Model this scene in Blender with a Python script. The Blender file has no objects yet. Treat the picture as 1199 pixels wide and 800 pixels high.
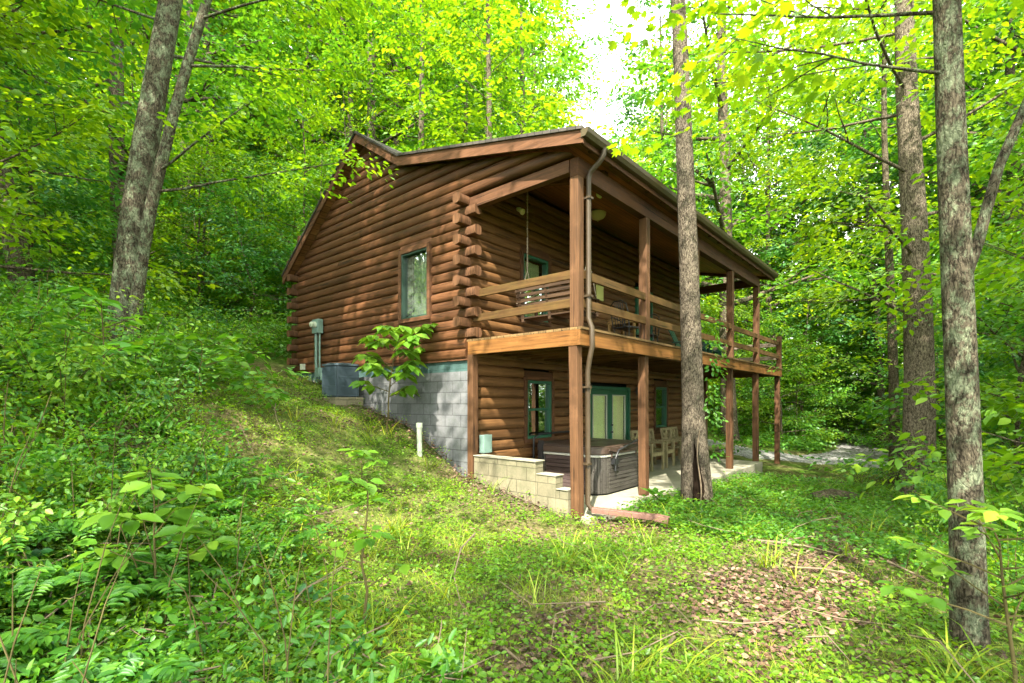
import bpy, bmesh, math, random
import numpy as np
from mathutils import Vector, Matrix

random.seed(7)
C = bpy.context.scene.collection
sc = bpy.context.scene
R = math.radians

# ------------------------------------------------------------------ camera, sky, sun, exposure
cam_d = bpy.data.cameras.new('camera')
cam = bpy.data.objects.new('camera', cam_d)
C.objects.link(cam)
HEAD = 41.0                                  # X runs along the porch, Y along the gable wall
cam.location = (0, 0, 0)
cam.rotation_euler = (R(90), 0, R(HEAD - 90))
cam_d.sensor_width = 36
cam_d.lens = 17.47
cam_d.shift_y = 71 / 1199
cam_d.clip_start = 0.05
cam_d.clip_end = 2000
sc.camera = cam

SUN_EL = 50.0
SUN_TO = Vector((-0.80, -0.42, 0)).normalized()
w = bpy.data.worlds.new('World')
sc.world = w
w.use_nodes = True
nt = w.node_tree
nt.nodes.clear()
sky = nt.nodes.new('ShaderNodeTexSky')
sky.sky_type = 'NISHITA'
sky.sun_disc = False
sky.sun_elevation = R(SUN_EL)
sky.sun_rotation = math.atan2(SUN_TO.x, SUN_TO.y)
sky.dust_density = 3.0
sky.ozone_density = 1.0
bg = nt.nodes.new('ShaderNodeBackground')
bg.inputs['Strength'].default_value = 0.15
wo = nt.nodes.new('ShaderNodeOutputWorld')
tcw = nt.nodes.new('ShaderNodeTexCoord')
cln = nt.nodes.new('ShaderNodeTexNoise')
cln.inputs['Scale'].default_value = 2.2
cln.inputs['Detail'].default_value = 5
nt.links.new(tcw.outputs['Generated'], cln.inputs['Vector'])
clr = nt.nodes.new('ShaderNodeValToRGB')
clr.color_ramp.elements[0].position = 0.30
clr.color_ramp.elements[0].color = (.55, .55, .55, 1)
clr.color_ramp.elements[1].position = 0.60
clr.color_ramp.elements[1].color = (.95, .95, .95, 1)
nt.links.new(cln.outputs[0], clr.inputs[0])
mxw = nt.nodes.new('ShaderNodeMix')
mxw.data_type = 'RGBA'
nt.links.new(clr.outputs[0], mxw.inputs[0])
nt.links.new(sky.outputs[0], mxw.inputs[6])
mxw.inputs[7].default_value = (9.0, 9.0, 8.8, 1)      # thin bright cloud
nt.links.new(mxw.outputs[2], bg.inputs[0])
nt.links.new(bg.outputs[0], wo.inputs[0])

sun_d = bpy.data.lights.new('sun', 'SUN')
sun_d.energy = 3.1
sun_d.angle = R(0.6)
sun_d.color = (1.0, 0.93, 0.80)
sun = bpy.data.objects.new('sun', sun_d)
C.objects.link(sun)
sdir = Vector((SUN_TO.x * math.cos(R(SUN_EL)), SUN_TO.y * math.cos(R(SUN_EL)), math.sin(R(SUN_EL))))
sun.rotation_euler = (-sdir).to_track_quat('-Z', 'Y').to_euler()
sun.location = sdir * 40

sc.view_settings.view_transform = 'Standard'
sc.view_settings.look = 'None'
sc.view_settings.exposure = 2.8
sc.view_settings.gamma = 1.0
sc.view_settings.use_curve_mapping = False
sc.render.engine = 'CYCLES'
sc.cycles.max_bounces = 12
sc.cycles.diffuse_bounces = 8
sc.cycles.glossy_bounces = 3
sc.cycles.transmission_bounces = 6
sc.cycles.transparent_max_bounces = 6
sc.cycles.sample_clamp_indirect = 6
sc.cycles.caustics_reflective = False
sc.cycles.caustics_refractive = False
sc.cycles.use_denoising = True

FW = (math.cos(R(HEAD)), math.sin(R(HEAD)))
RT = (math.sin(R(HEAD)), -math.cos(R(HEAD)))
FPX = 582.0


# ------------------------------------------------------------------ helpers
def tag(o, label=None, cat=None, group=None, kind=None):
    if label: o['label'] = label
    if cat: o['category'] = cat
    if group: o['group'] = group
    if kind: o['kind'] = kind
    return o


def thing(name, label, cat, loc=(0, 0, 0), rz=0, group=None):
    o = bpy.data.objects.new(name, None)
    o.empty_display_size = 0.2
    C.objects.link(o)
    o.location = loc
    o.rotation_euler = (0, 0, rz)
    return tag(o, label, cat, group)


def copy_tree(o, parent=None):
    c = o.copy()
    C.objects.link(c)
    c.parent = parent
    for ch in o.children:
        copy_tree(ch, c)
    return c


class MB:
    """collects boxes, bars, tubes; build() links them as one mesh object"""
    def __init__(self):
        self.v = []
        self.f = []

    def add(self, vs, fs):
        n = len(self.v)
        self.v += [tuple(p) for p in vs]
        self.f += [tuple(i + n for i in f) for f in fs]
        return self

    def box(self, x0, x1, y0, y1, z0, z1):
        x0, x1 = min(x0, x1), max(x0, x1)
        y0, y1 = min(y0, y1), max(y0, y1)
        z0, z1 = min(z0, z1), max(z0, z1)
        vs = [(x, y, z) for z in (z0, z1) for (x, y) in ((x0, y0), (x1, y0), (x1, y1), (x0, y1))]
        return self.add(vs, [(3, 2, 1, 0), (4, 5, 6, 7), (0, 1, 5, 4), (1, 2, 6, 5), (2, 3, 7, 6), (3, 0, 4, 7)])

    def bar(self, a, b, wd, th, up=(0, 0, 1)):
        a, b, up = Vector(a), Vector(b), Vector(up)
        d = (b - a).normalized()
        s = d.cross(up)
        if s.length < 1e-4:
            s = d.cross(Vector((1, 0, 0)))
        s.normalize()
        n = s.cross(d)
        q = [(-1, -1), (1, -1), (1, 1), (-1, 1)]
        vs = [p + s * (i * wd / 2) + n * (j * th / 2) for p in (a, b) for (i, j) in q]
        return self.add(vs, [(3, 2, 1, 0), (4, 5, 6, 7), (0, 1, 5, 4), (1, 2, 6, 5), (2, 3, 7, 6), (3, 0, 4, 7)])

    def extrude(self, prof, path0, path1):
        """prof: list of Vector offsets as 3d points at path0 / path1 (callables of point)"""
        n = len(prof)
        vs = [path0(p) for p in prof] + [path1(p) for p in prof]
        fs = [tuple(range(n))[::-1], tuple(range(n, 2 * n))]
        fs += [(i, (i + 1) % n, n + (i + 1) % n, n + i) for i in range(n)]
        return self.add(vs, fs)

    def tube(self, pts, rad, seg=8, cap=True, jit=0.0, rng=random):
        pts = [Vector(p) for p in pts]
        if not hasattr(rad, '__len__'):
            rad = [rad] * len(pts)
        base = len(self.v)
        ref = None
        for i, p in enumerate(pts):
            if i == 0: d = pts[1] - pts[0]
            elif i == len(pts) - 1: d = pts[-1] - pts[-2]
            else: d = pts[i + 1] - pts[i - 1]
            d.normalize()
            if ref is None:
                ref = Vector((1, 0, 0)) if abs(d.x) < 0.8 else Vector((0, 1, 0))
            s = (ref - d * ref.dot(d)).normalized()
            ref = s
            t = d.cross(s)
            for k in range(seg):
                a = 2 * math.pi * k / seg
                r = rad[i] * (1 + (rng.uniform(-jit, jit) if jit else 0))
                self.v.append(tuple(p + s * (r * math.cos(a)) + t * (r * math.sin(a))))
        for i in range(len(pts) - 1):
            for k in range(seg):
                a = base + i * seg + k
                b = base + i * seg + (k + 1) % seg
                self.f.append((a, b, b + seg, a + seg))
        if cap:
            self.f.append(tuple(base + k for k in range(seg))[::-1])
            e = base + (len(pts) - 1) * seg
            self.f.append(tuple(e + k for k in range(seg)))
        return self

    def disc(self, c, r, h, seg=20, r2=None):
        c = Vector(c)
        r2 = r if r2 is None else r2
        vs = [c + Vector((r * math.cos(2 * math.pi * k / seg), r * math.sin(2 * math.pi * k / seg), 0)) for k in range(seg)]
        vs += [c + Vector((r2 * math.cos(2 * math.pi * k / seg), r2 * math.sin(2 * math.pi * k / seg), h)) for k in range(seg)]
        fs = [tuple(range(seg))[::-1], tuple(range(seg, 2 * seg))]
        fs += [(k, (k + 1) % seg, seg + (k + 1) % seg, seg + k) for k in range(seg)]
        return self.add(vs, fs)

    def lathe(self, c, prof, seg=20):
        c = Vector(c)
        b = len(self.v)
        for (r, z) in prof:
            for k in range(seg):
                a = 2 * math.pi * k / seg
                self.v.append((c.x + r * math.cos(a), c.y + r * math.sin(a), c.z + z))
        for i in range(len(prof) - 1):
            for k in range(seg):
                p = b + i * seg + k
                q = b + i * seg + (k + 1) % seg
                self.f.append((p, q, q + seg, p + seg))
        self.f.append(tuple(b + k for k in range(seg))[::-1])
        e = b + (len(prof) - 1) * seg
        self.f.append(tuple(e + k for k in range(seg)))
        return self

    def build(self, name, mat, parent=None, origin=(0, 0, 0), bevel=0, smooth=None):
        ox, oy, oz = origin
        me = bpy.data.meshes.new(name)
        me.from_pydata([(a - ox, b - oy, c - oz) for (a, b, c) in self.v], [], self.f)
        bm = bmesh.new()
        bm.from_mesh(me)
        bmesh.ops.recalc_face_normals(bm, faces=bm.faces)
        bm.to_mesh(me)
        bm.free()
        me.materials.append(mat)
        if smooth is not None:
            me.shade_smooth()
            me.set_sharp_from_angle(angle=R(smooth))
        o = bpy.data.objects.new(name, me)
        C.objects.link(o)
        if parent: o.parent = parent
        if bevel:
            m = o.modifiers.new('bevel', 'BEVEL')
            m.width = bevel
            m.segments = 2
            m.limit_method = 'ANGLE'
        return o


# ------------------------------------------------------------------ materials
class NT:
    def __init__(self, name):
        self.m = bpy.data.materials.new(name)
        self.m.use_nodes = True
        self.t = self.m.node_tree
        self.t.nodes.clear()
        self.out = self.t.nodes.new('ShaderNodeOutputMaterial')

    def n(self, typ, **kw):
        nd = self.t.nodes.new('ShaderNode' + typ)
        for k, v in kw.items():
            setattr(nd, k, v)
        return nd

    def l(self, a, b):
        self.t.links.new(a, b)

    def val(self, nd, **kw):
        for k, v in kw.items():
            nd.inputs[k].default_value = v
        return nd

    def coords(self, scale=(1, 1, 1), which='Object', rot=(0, 0, 0)):
        tc = self.n('TexCoord')
        mp = self.n('Mapping')
        mp.inputs['Scale'].default_value = scale
        mp.inputs['Rotation'].default_value = rot
        self.l(tc.outputs[which], mp.inputs['Vector'])
        return mp.outputs[0]

    def noise(self, vec, scale, detail=4, rough=0.55, dist=0.0):
        nd = self.n('TexNoise')
        self.val(nd, Scale=scale, Detail=detail, Roughness=rough, Distortion=dist)
        self.l(vec, nd.inputs['Vector'])
        return nd.outputs[0]

    def ramp(self, fac, stops):
        r = self.n('ValToRGB')
        e = r.color_ramp.elements
        while len(e) < len(stops): e.new(0.5)
        for i, (p, c) in enumerate(stops):
            e[i].position = p
            e[i].color = (c[0], c[1], c[2], 1) if hasattr(c, '__len__') else (c, c, c, 1)
        self.l(fac, r.inputs[0])
        return r.outputs[0]

    def mix(self, fac, a, b, mode='MIX'):
        m = self.n('Mix', data_type='RGBA', blend_type=mode)
        for sock, v in ((m.inputs[0], fac), (m.inputs[6], a), (m.inputs[7], b)):
            if hasattr(v, 'is_linked') or hasattr(v, 'links'): self.l(v, sock)
            elif hasattr(v, '__len__'): sock.default_value = (v[0], v[1], v[2], 1)
            else: sock.default_value = v
        return m.outputs[2]

    def math(self, op, a, b=0.0):
        m = self.n('Math', operation=op)
        for sock, v in ((m.inputs[0], a), (m.inputs[1], b)):
            if hasattr(v, 'links'): self.l(v, sock)
            else: sock.default_value = v
        return m.outputs[0]

    def bump(self, h, strength=0.3, dist=0.02):
        b = self.n('Bump')
        self.val(b, Strength=strength, Distance=dist)
        self.l(h, b.inputs['Height'])
        return b.outputs[0]

    def principled(self, col, rough=0.7, bump=None, spec=0.3, metal=0.0):
        p = self.n('BsdfPrincipled')
        for sock, v in (('Base Color', col), ('Roughness', rough)):
            if hasattr(v, 'links'): self.l(v, p.inputs[sock])
            elif hasattr(v, '__len__'): p.inputs[sock].default_value = (v[0], v[1], v[2], 1)
            else: p.inputs[sock].default_value = v
        p.inputs['Specular IOR Level'].default_value = spec
        p.inputs['Metallic'].default_value = metal
        if bump is not None: self.l(bump, p.inputs['Normal'])
        self.l(p.outputs[0], self.out.inputs[0])
        return p


def wood(name, c0, c1, axis='Y', rough=0.6, moss=None, planks=None, spec=0.18):
    """stained timber with grain along one axis; planks=(axis, width) draws board joints"""
    k = NT(name)
    s = {'X': (0.35, 9, 9), 'Y': (9, 0.35, 9), 'Z': (9, 9, 0.35)}[axis]
    grain = k.noise(k.coords(s), 4.0, 5, 0.65, 0.4)
    big = k.noise(k.coords((1, 1, 1)), 1.3, 4, 0.6)
    geo = k.n('NewGeometry')
    isl = geo.outputs['Random Per Island']
    col = k.mix(k.ramp(grain, [(0.3, 0.0), (0.72, 1.0)]), c0, c1)
    col = k.mix(0.65, col, k.ramp(isl, [(0.0, 0.55), (0.5, 1.0), (1.0, 1.35)]), 'MULTIPLY')
    col = k.mix(0.5, col, k.ramp(big, [(0.3, 0.5), (0.7, 1.25)]), 'MULTIPLY')
    s2 = {'X': (0.5, 14, 14), 'Y': (14, 0.5, 14), 'Z': (14, 14, 0.5)}[axis]
    ck = k.ramp(k.noise(k.coords(s2), 1.9, 2, 0.5, 0.2), [(0.655, 0.0), (0.69, 1.0)])
    col = k.mix(k.math('MULTIPLY', ck, 0.8), col, (0.008, 0.005, 0.003))
    stn = k.noise(k.coords((1, 1, 1)), 3.1, 6, 0.72)
    col = k.mix(k.ramp(stn, [(0.56, 0.0), (0.72, 0.35)]), col, (c1[0] * 1.25, c1[1] * 1.3, c1[2] * 1.45))
    h = k.math('SUBTRACT', grain, ck)
    if moss:
        sp = k.n('SeparateXYZ')
        k.l(geo.outputs['Normal'], sp.inputs[0])
        mfac = k.math('MULTIPLY', k.ramp(sp.outputs[2], [(0.2, 0.12), (0.8, 1.0)]),
                      k.ramp(k.noise(k.coords((1, 1, 1)), 6, 5, 0.7), [(0.38, 0.0), (0.66, 0.85)]))
        col = k.mix(mfac, col, moss)
    if planks:
        ax, wd = planks
        sp = k.n('SeparateXYZ')
        k.l(k.coords(), sp.inputs[0])
        fr = k.math('FRACT', k.math('DIVIDE', sp.outputs['XYZ'.index(ax)], wd))
        gap = k.math('LESS_THAN', fr, 0.06)
        cell = k.n('TexWhiteNoise', noise_dimensions='1D')
        k.l(k.math('FLOOR', k.math('DIVIDE', sp.outputs['XYZ'.index(ax)], wd)), cell.inputs['W'])
        col = k.mix(0.7, col, k.ramp(cell.outputs[0], [(0.0, 0.6), (1.0, 1.3)]), 'MULTIPLY')
        col = k.mix(gap, col, (0.01, 0.006, 0.004))
        h = k.math('SUBTRACT', h, gap)
    k.principled(col, k.ramp(grain, [(0.2, rough - 0.12), (0.8, rough + 0.15)]), k.bump(h, 0.35, 0.006), spec)
    return k.m


def bark(name, c0, c1, lichen=(0.33, 0.36, 0.27), amount=0.55, scale=1.0):
    k = NT(name)
    v = k.coords((1, 1, 0.42))
    ridg = k.noise(v, 40 * scale, 6, 0.72, 0.5)
    vor = k.n('TexVoronoi', feature='DISTANCE_TO_EDGE')
    k.val(vor, Scale=36 * scale)
    mixv = k.n('Mix', data_type='VECTOR')
    mixv.inputs[0].default_value = 0.16
    nz = k.n('TexNoise')
    k.val(nz, Scale=9.0, Detail=3)
    k.l(v, nz.inputs['Vector'])
    k.l(v, mixv.inputs[4])
    k.l(nz.outputs['Color'], mixv.inputs[5])
    k.l(mixv.outputs[1], vor.inputs['Vector'])
    plate = k.ramp(vor.outputs[0], [(0.0, 0.0), (0.22, 1.0)])
    hgt = k.mix(0.14, ridg, plate)
    col = k.mix(k.ramp(hgt, [(0.38, 0.0), (0.64, 1.0)]), (c0[0] * .6, c0[1] * .6, c0[2] * .6), c1)
    li = k.noise(k.coords((1, 1, 0.75)), 8.5, 9, 0.78, 0.2)
    lf = k.ramp(li, [(amount - 0.02, 0.0), (amount + 0.06, 0.8)])
    fine = k.noise(k.coords(), 45, 4, 0.7)
    lcol = k.mix(k.ramp(fine, [(0.35, 0.0), (0.65, 1.0)]), (lichen[0] * 0.5, lichen[1] * 0.55, lichen[2] * 0.5), lichen)
    col = k.mix(lf, col, k.mix(0.65, lcol, k.ramp(hgt, [(0.35, 0.25), (0.6, 1.15)]), 'MULTIPLY'))
    k.principled(col, 0.95, k.bump(hgt, 1.0, 0.05), 0.08)
    return k.m


def leaf(name, c0, c1, c2, trans=0.5, tint=0.25, rough=0.45):
    """leaf blade: diffuse + translucent + a thin gloss; hue differs leaf by leaf"""
    k = NT(name)
    geo = k.n('NewGeometry')
    oi = k.n('ObjectInfo')
    isl = geo.outputs['Random Per Island']
    col = k.ramp(isl, [(0.0, c0), (0.55, c1), (1.0, c2)])
    big = k.noise(k.coords((1, 1, 1)), 0.6, 2, 0.5)
    col = k.mix(0.6, col, k.ramp(big, [(0.3, (0.62, 0.78, 0.7)), (0.7, (1.3, 1.12, 0.9))]), 'MULTIPLY')
    col = k.mix(tint, col, k.ramp(oi.outputs['Random'], [(0.0, (0.55, 0.85, 0.7)), (0.5, (1, 1, 1)), (1.0, (1.4, 1.15, 0.8))]), 'MULTIPLY')
    d = k.n('BsdfDiffuse')
    k.l(col, d.inputs['Color'])
    t = k.n('BsdfTranslucent')
    k.l(k.mix(1.0, col, (1.8, 1.5, 0.75), 'MULTIPLY'), t.inputs['Color'])
    ms = k.n('MixShader')
    ms.inputs[0].default_value = trans
    k.l(d.outputs[0], ms.inputs[1])
    k.l(t.outputs[0], ms.inputs[2])
    g = k.n('BsdfGlossy')
    g.inputs['Roughness'].default_value = rough
    g.inputs['Color'].default_value = (0.9, 0.95, 1.0, 1)
    m2 = k.n('MixShader')
    lw2 = k.n('LayerWeight')
    k.l(k.math('ADD', k.math('MULTIPLY', k.math('POWER', lw2.outputs['Facing'], 4.0), 0.22), 0.025), m2.inputs[0])
    k.l(ms.outputs[0], m2.inputs[1])
    k.l(g.outputs[0], m2.inputs[2])
    k.l(m2.outputs[0], k.out.inputs[0])
    return k.m


def paint(name, col, rough=0.5, dirt=0.3, spec=0.4, metal=0.0, scale=6):
    k = NT(name)
    n = k.noise(k.coords(), scale, 6, 0.65)
    c = k.mix(dirt, col, k.ramp(n, [(0.3, 0.45), (0.7, 1.25)]), 'MULTIPLY')
    k.principled(c, k.ramp(n, [(0.2, max(0.05, rough - 0.1)), (0.8, rough + 0.15)]), k.bump(n, 0.12, 0.004), spec, metal)
    return k.m


def glass(name, tint=(0.75, 0.85, 0.8), refl=0.30):
    k = NT(name)
    tr = k.n('BsdfTransparent')
    tr.inputs[0].default_value = (*tint, 1)
    g = k.n('BsdfGlossy')
    g.inputs['Roughness'].default_value = 0.015
    g.inputs['Color'].default_value = (0.92, 0.96, 0.94, 1)
    wv = k.noise(k.coords(), 1.6, 2, 0.5)
    k.l(k.bump(wv, 0.05, 0.02), g.inputs['Normal'])
    ms = k.n('MixShader')
    ms.inputs[0].default_value = refl
    k.l(tr.outputs[0], ms.inputs[1])
    k.l(g.outputs[0], ms.inputs[2])
    k.l(ms.outputs[0], k.out.inputs[0])
    return k.m


def blockwork(name, c, topc, z_split):
    """concrete blocks 0.4 x 0.2 with mortar joints (wall in the YZ plane), top courses in a second colour"""
    k = NT(name)
    sp = k.n('SeparateXYZ')
    k.l(k.coords(), sp.inputs[0])
    cb = k.n('CombineXYZ')
    k.l(k.math('ADD', sp.outputs[1], sp.outputs[0]), cb.inputs[0])
    k.l(sp.outputs[2], cb.inputs[1])
    br = k.n('TexBrick')
    br.offset = 0.5
    k.val(br, Scale=1.0)
    br.inputs['Brick Width'].default_value = 0.4
    br.inputs['Row Height'].default_value = 0.2
    br.inputs['Mortar Size'].default_value = 0.008
    br.inputs['Mortar Smooth'].default_value = 0.3
    br.inputs['Color1'].default_value = (*c, 1)
    br.inputs['Color2'].default_value = (c[0] * 0.8, c[1] * 0.8, c[2] * 0.8, 1)
    br.inputs['Mortar'].default_value = (c[0] * 0.55, c[1] * 0.55, c[2] * 0.55, 1)
    k.l(cb.outputs[0], br.inputs['Vector'])
    n = k.noise(k.coords(), 2.2, 6, 0.7)
    f = k.noise(k.coords(), 40, 4, 0.7)
    col = br.outputs[0]
    if topc is not None:
        up = k.math('GREATER_THAN', sp.outputs[2], z_split)
        col = k.mix(k.math('MULTIPLY', up, 0.85), col, topc)
    col = k.mix(0.7, col, k.ramp(n, [(0.3, (0.42, 0.50, 0.38)), (0.5, (0.9, 0.9, 0.86)), (0.7, (1.2, 1.16, 1.08))]), 'MULTIPLY')
    col = k.mix(0.35, col, k.ramp(f, [(0.3, 0.6), (0.7, 1.2)]), 'MULTIPLY')
    h = k.math('SUBTRACT', k.math('MULTIPLY', f, 0.3), br.outputs['Fac'])
    k.principled(col, 0.92, k.bump(h, 0.6, 0.008), 0.15)
    return k.m


def soil():
    k = NT('forest_soil')
    v = k.coords()
    a = k.noise(v, 0.7, 6, 0.6)
    b = k.noise(v, 9.0, 6, 0.75)
    vo = k.n('TexVoronoi')
    k.val(vo, Scale=24.0, Randomness=1.0)
    k.l(v, vo.inputs['Vector'])
    lit = k.mix(k.ramp(vo.outputs['Color'], [(0.2, 0.0), (0.8, 1.0)]), (0.060, 0.036, 0.020), (0.20, 0.125, 0.085))
    gr = k.mix(k.ramp(b, [(0.35, 0.0), (0.65, 1.0)]), (0.035, 0.075, 0.008), (0.085, 0.145, 0.016))
    col = k.mix(k.ramp(a, [(0.40, 0.40), (0.60, 0.95)]), lit, gr)
    col = k.mix(0.6, col, k.ramp(b, [(0.3, 0.5), (0.7, 1.2)]), 'MULTIPLY')
    h = k.mix(0.5, b, vo.outputs['Distance'])
    k.principled(col, 0.95, k.bump(h, 0.9, 0.04), 0.1)
    return k.m


def gravel_mat():
    k = NT('pale_gravel')
    v = k.coords()
    vo = k.n('TexVoronoi')
    k.val(vo, Scale=16.0)
    k.l(v, vo.inputs['Vector'])
    n = k.noise(v, 1.2, 5, 0.7)
    col = k.mix(k.ramp(vo.outputs['Color'], [(0.1, 0.0), (0.9, 1.0)]), (0.10, 0.098, 0.092), (0.26, 0.255, 0.245))
    col = k.mix(k.ramp(n, [(0.56, 0.0), (0.66, 0.8)]), col, (0.06, 0.11, 0.025))
    k.principled(col, 0.95, k.bump(vo.outputs['Distance'], 0.8, 0.04), 0.15)
    return k.m


def concrete():
    k = NT('patio_concrete')
    v = k.coords()
    n = k.noise(v, 1.5, 6, 0.7)
    f = k.noise(v, 30, 4, 0.7)
    col = k.ramp(n, [(0.3, (0.19, 0.18, 0.135)), (0.7, (0.31, 0.295, 0.225))])
    col = k.mix(0.3, col, k.ramp(f, [(0.3, 0.7), (0.7, 1.15)]), 'MULTIPLY')
    k.principled(col, 0.85, k.bump(f, 0.3, 0.004), 0.2)
    return k.m


def shingles():
    k = NT('roof_shingle')
    v = k.coords()
    br = k.n('TexBrick')
    br.inputs['Brick Width'].default_value = 0.3
    br.inputs['Row Height'].default_value = 0.14
    br.inputs['Mortar Size'].default_value = 0.006
    k.val(br, Scale=1.0)
    br.inputs['Color1'].default_value = (0.05, 0.045, 0.04, 1)
    br.inputs['Color2'].default_value = (0.085, 0.075, 0.065, 1)
    br.inputs['Mortar'].default_value = (0.02, 0.02, 0.018, 1)
    k.l(v, br.inputs['Vector'])
    f = k.noise(v, 60, 3, 0.7)
    k.principled(k.mix(0.5, br.outputs[0], k.ramp(f, [(0.3, 0.6), (0.7, 1.3)]), 'MULTIPLY'), 0.95, k.bump(f, 0.4, 0.01), 0.15)
    return k.m


M = {}
M['log_y'] = wood('stained_log_gable', (0.045, 0.018, 0.007), (0.155, 0.066, 0.027), 'Y', 0.5, spec=.28)
M['log_x'] = wood('stained_log_front', (0.060, 0.028, 0.010), (0.185, 0.092, 0.034), 'X', 0.55)
M['end'] = wood('log_end_grain', (0.040, 0.019, 0.009), (0.155, 0.075, 0.036), 'Z', 0.75)
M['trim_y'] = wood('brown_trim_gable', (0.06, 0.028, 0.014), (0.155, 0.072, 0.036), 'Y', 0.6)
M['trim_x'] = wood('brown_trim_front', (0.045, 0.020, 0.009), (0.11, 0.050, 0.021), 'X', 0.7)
M['post'] = wood('porch_post_timber', (0.060, 0.029, 0.014), (0.165, 0.082, 0.038), 'Z', 0.65)
M['rail_x'] = wood('rail_timber_front', (0.050, 0.025, 0.009), (0.125, 0.066, 0.022), 'X', 0.7, moss=(0.16, 0.145, 0.03))
M['rail_y'] = wood('rail_timber_side', (0.050, 0.025, 0.009), (0.125, 0.066, 0.022), 'Y', 0.7, moss=(0.16, 0.145, 0.03))
M['fascia_x'] = wood('deck_rim_front', (0.11, 0.046, 0.013), (0.27, 0.122, 0.034), 'X', 0.6)
M['fascia_y'] = wood('deck_rim_side', (0.11, 0.046, 0.013), (0.27, 0.122, 0.034), 'Y', 0.6)
M['deckboard'] = wood('deck_boards', (0.10, 0.06, 0.025), (0.22, 0.14, 0.06), 'X', 0.75, planks=('Y', 0.14))
M['ceiling'] = wood('ceiling_boards', (0.18, 0.075, 0.028), (0.36, 0.165, 0.065), 'X', 0.5, planks=('Y', 0.135))
M['joist'] = wood('joist_timber', (0.07, 0.03, 0.012), (0.16, 0.075, 0.03), 'Y', 0.8)
M['grey_rail'] = wood('pale_lit_rail', (0.20, 0.16, 0.12), (0.36, 0.29, 0.22), 'Y', 0.8)  # pale far rails: the sky and sun on them are put into the colour
M['shingle'] = shingles()
M['gutter'] = paint('olive_brown_gutter', (0.065, 0.048, 0.020), 0.45, 0.4)
M['spout'] = paint('olive_brown_downspout', (0.045, 0.030, 0.015), 0.45, 0.35)
M['drain'] = paint('brown_drain_extension', (0.16, 0.085, 0.065), 0.5, 0.4)
M['green'] = paint('dark_green_sash', (0.012, 0.082, 0.040), 0.4, 0.25)
M['sash_dark'] = paint('dark_window_sash', (0.022, 0.052, 0.036), 0.4, 0.25)
M['glass'] = glass('window_glass', (0.85, 0.9, 0.86), 0.27)
M['glass_clear'] = glass('door_glass', (0.97, 0.99, 0.95), 0.16)
M['curtain'] = paint('pale_curtain', (0.40, 0.395, 0.375), 0.9, 0.15, 0.1, scale=2)
M['blind'] = paint('reflection_tinted_blind', (0.80, 0.86, 0.46), 0.9, 0.1, 0.1)  # pale blind; bright yellow green of the reflected woods is put into its colour
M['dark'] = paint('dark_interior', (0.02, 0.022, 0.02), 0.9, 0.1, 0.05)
M['foundation'] = blockwork('foundation_blocks', (0.165, 0.170, 0.182), (0.045, 0.105, 0.100), 2.16)  # teal top courses: block paint with the wall's shade put into the tone
M['block'] = blockwork('retaining_blocks', (0.21, 0.19, 0.128), None, 0)
M['concrete'] = concrete()
M['soil'] = soil()
M['gravel'] = gravel_mat()
M['black'] = paint('black_metal', (0.016, 0.017, 0.018), 0.4, 0.2)
M['steel'] = paint('grey_green_steel', (0.15, 0.235, 0.20), 0.5, 0.25)
M['acbody'] = paint('blue_grey_condenser', (0.040, 0.062, 0.080), 0.5, 0.3)
M['acgrille'] = paint('condenser_grille', (0.060, 0.088, 0.108), 0.45, 0.3)
M['pvc'] = paint('weathered_pvc', (0.42, 0.46, 0.36), 0.5, 0.3)
M['tub'] = wood('tub_panel', (0.045, 0.030, 0.028), (0.085, 0.060, 0.054), 'Y', 0.45)
M['tubgrey'] = wood('tub_panel_grey', (0.038, 0.034, 0.029), (0.075, 0.069, 0.058), 'X', 0.55)
M['vinyl'] = paint('brown_vinyl', (0.055, 0.036, 0.026), 0.35, 0.35, 0.5, scale=3)
M['lip'] = paint('tub_acrylic_lip', (0.36, 0.36, 0.31), 0.4, 0.2)
M['chairwood'] = wood('pale_chair_wood', (0.15, 0.13, 0.065), (0.28, 0.24, 0.13), 'Z', 0.7)
M['resin'] = paint('dark_green_resin', (0.016, 0.07, 0.05), 0.45, 0.15)
M['tablewood'] = wood('table_wood', (0.20, 0.12, 0.04), (0.34, 0.21, 0.08), 'X', 0.6)
M['swing'] = wood('swing_wood', (0.03, 0.018, 0.011), (0.085, 0.05, 0.028), 'Y', 0.6)
M['lampglass'] = paint('frosted_lamp_glass', (0.60, 0.58, 0.36), 0.4, 0.1)
M['yellow'] = paint('pale_yellow_panel', (0.50, 0.52, 0.16), 0.5, 0.15)
M['bark'] = bark('grey_bark', (0.045, 0.036, 0.026), (0.20, 0.175, 0.135), amount=0.55)
M['bark_c'] = bark('pale_brown_bark', (0.055, 0.042, 0.030), (0.21, 0.175, 0.130), lichen=(0.25, 0.25, 0.16), amount=0.62, scale=1.1)
M['bark_f'] = bark('forest_bark', (0.045, 0.036, 0.024), (0.17, 0.14, 0.095), lichen=(0.24, 0.27, 0.16), amount=0.58)
M['bark_l'] = bark('lichen_bark', (0.035, 0.029, 0.020), (0.135, 0.115, 0.080), lichen=(0.27, 0.31, 0.20), amount=0.50)
M['bark_p'] = bark('light_brown_bark', (0.060, 0.047, 0.033), (0.24, 0.20, 0.145), lichen=(0.30, 0.28, 0.20), amount=0.64)
M['rot'] = paint('shaded_rotten_wood', (0.014, 0.009, 0.006), 0.95, 0.6, 0.05, scale=12)  # rotten wood, with the depth shade of the hollow put into its colour
M['twig'] = paint('dead_twig', (0.17, 0.13, 0.09), 0.9, 0.5, 0.1)
M['stem'] = paint('green_brown_stem', (0.09, 0.075, 0.03), 0.8, 0.4, 0.1)
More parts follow.
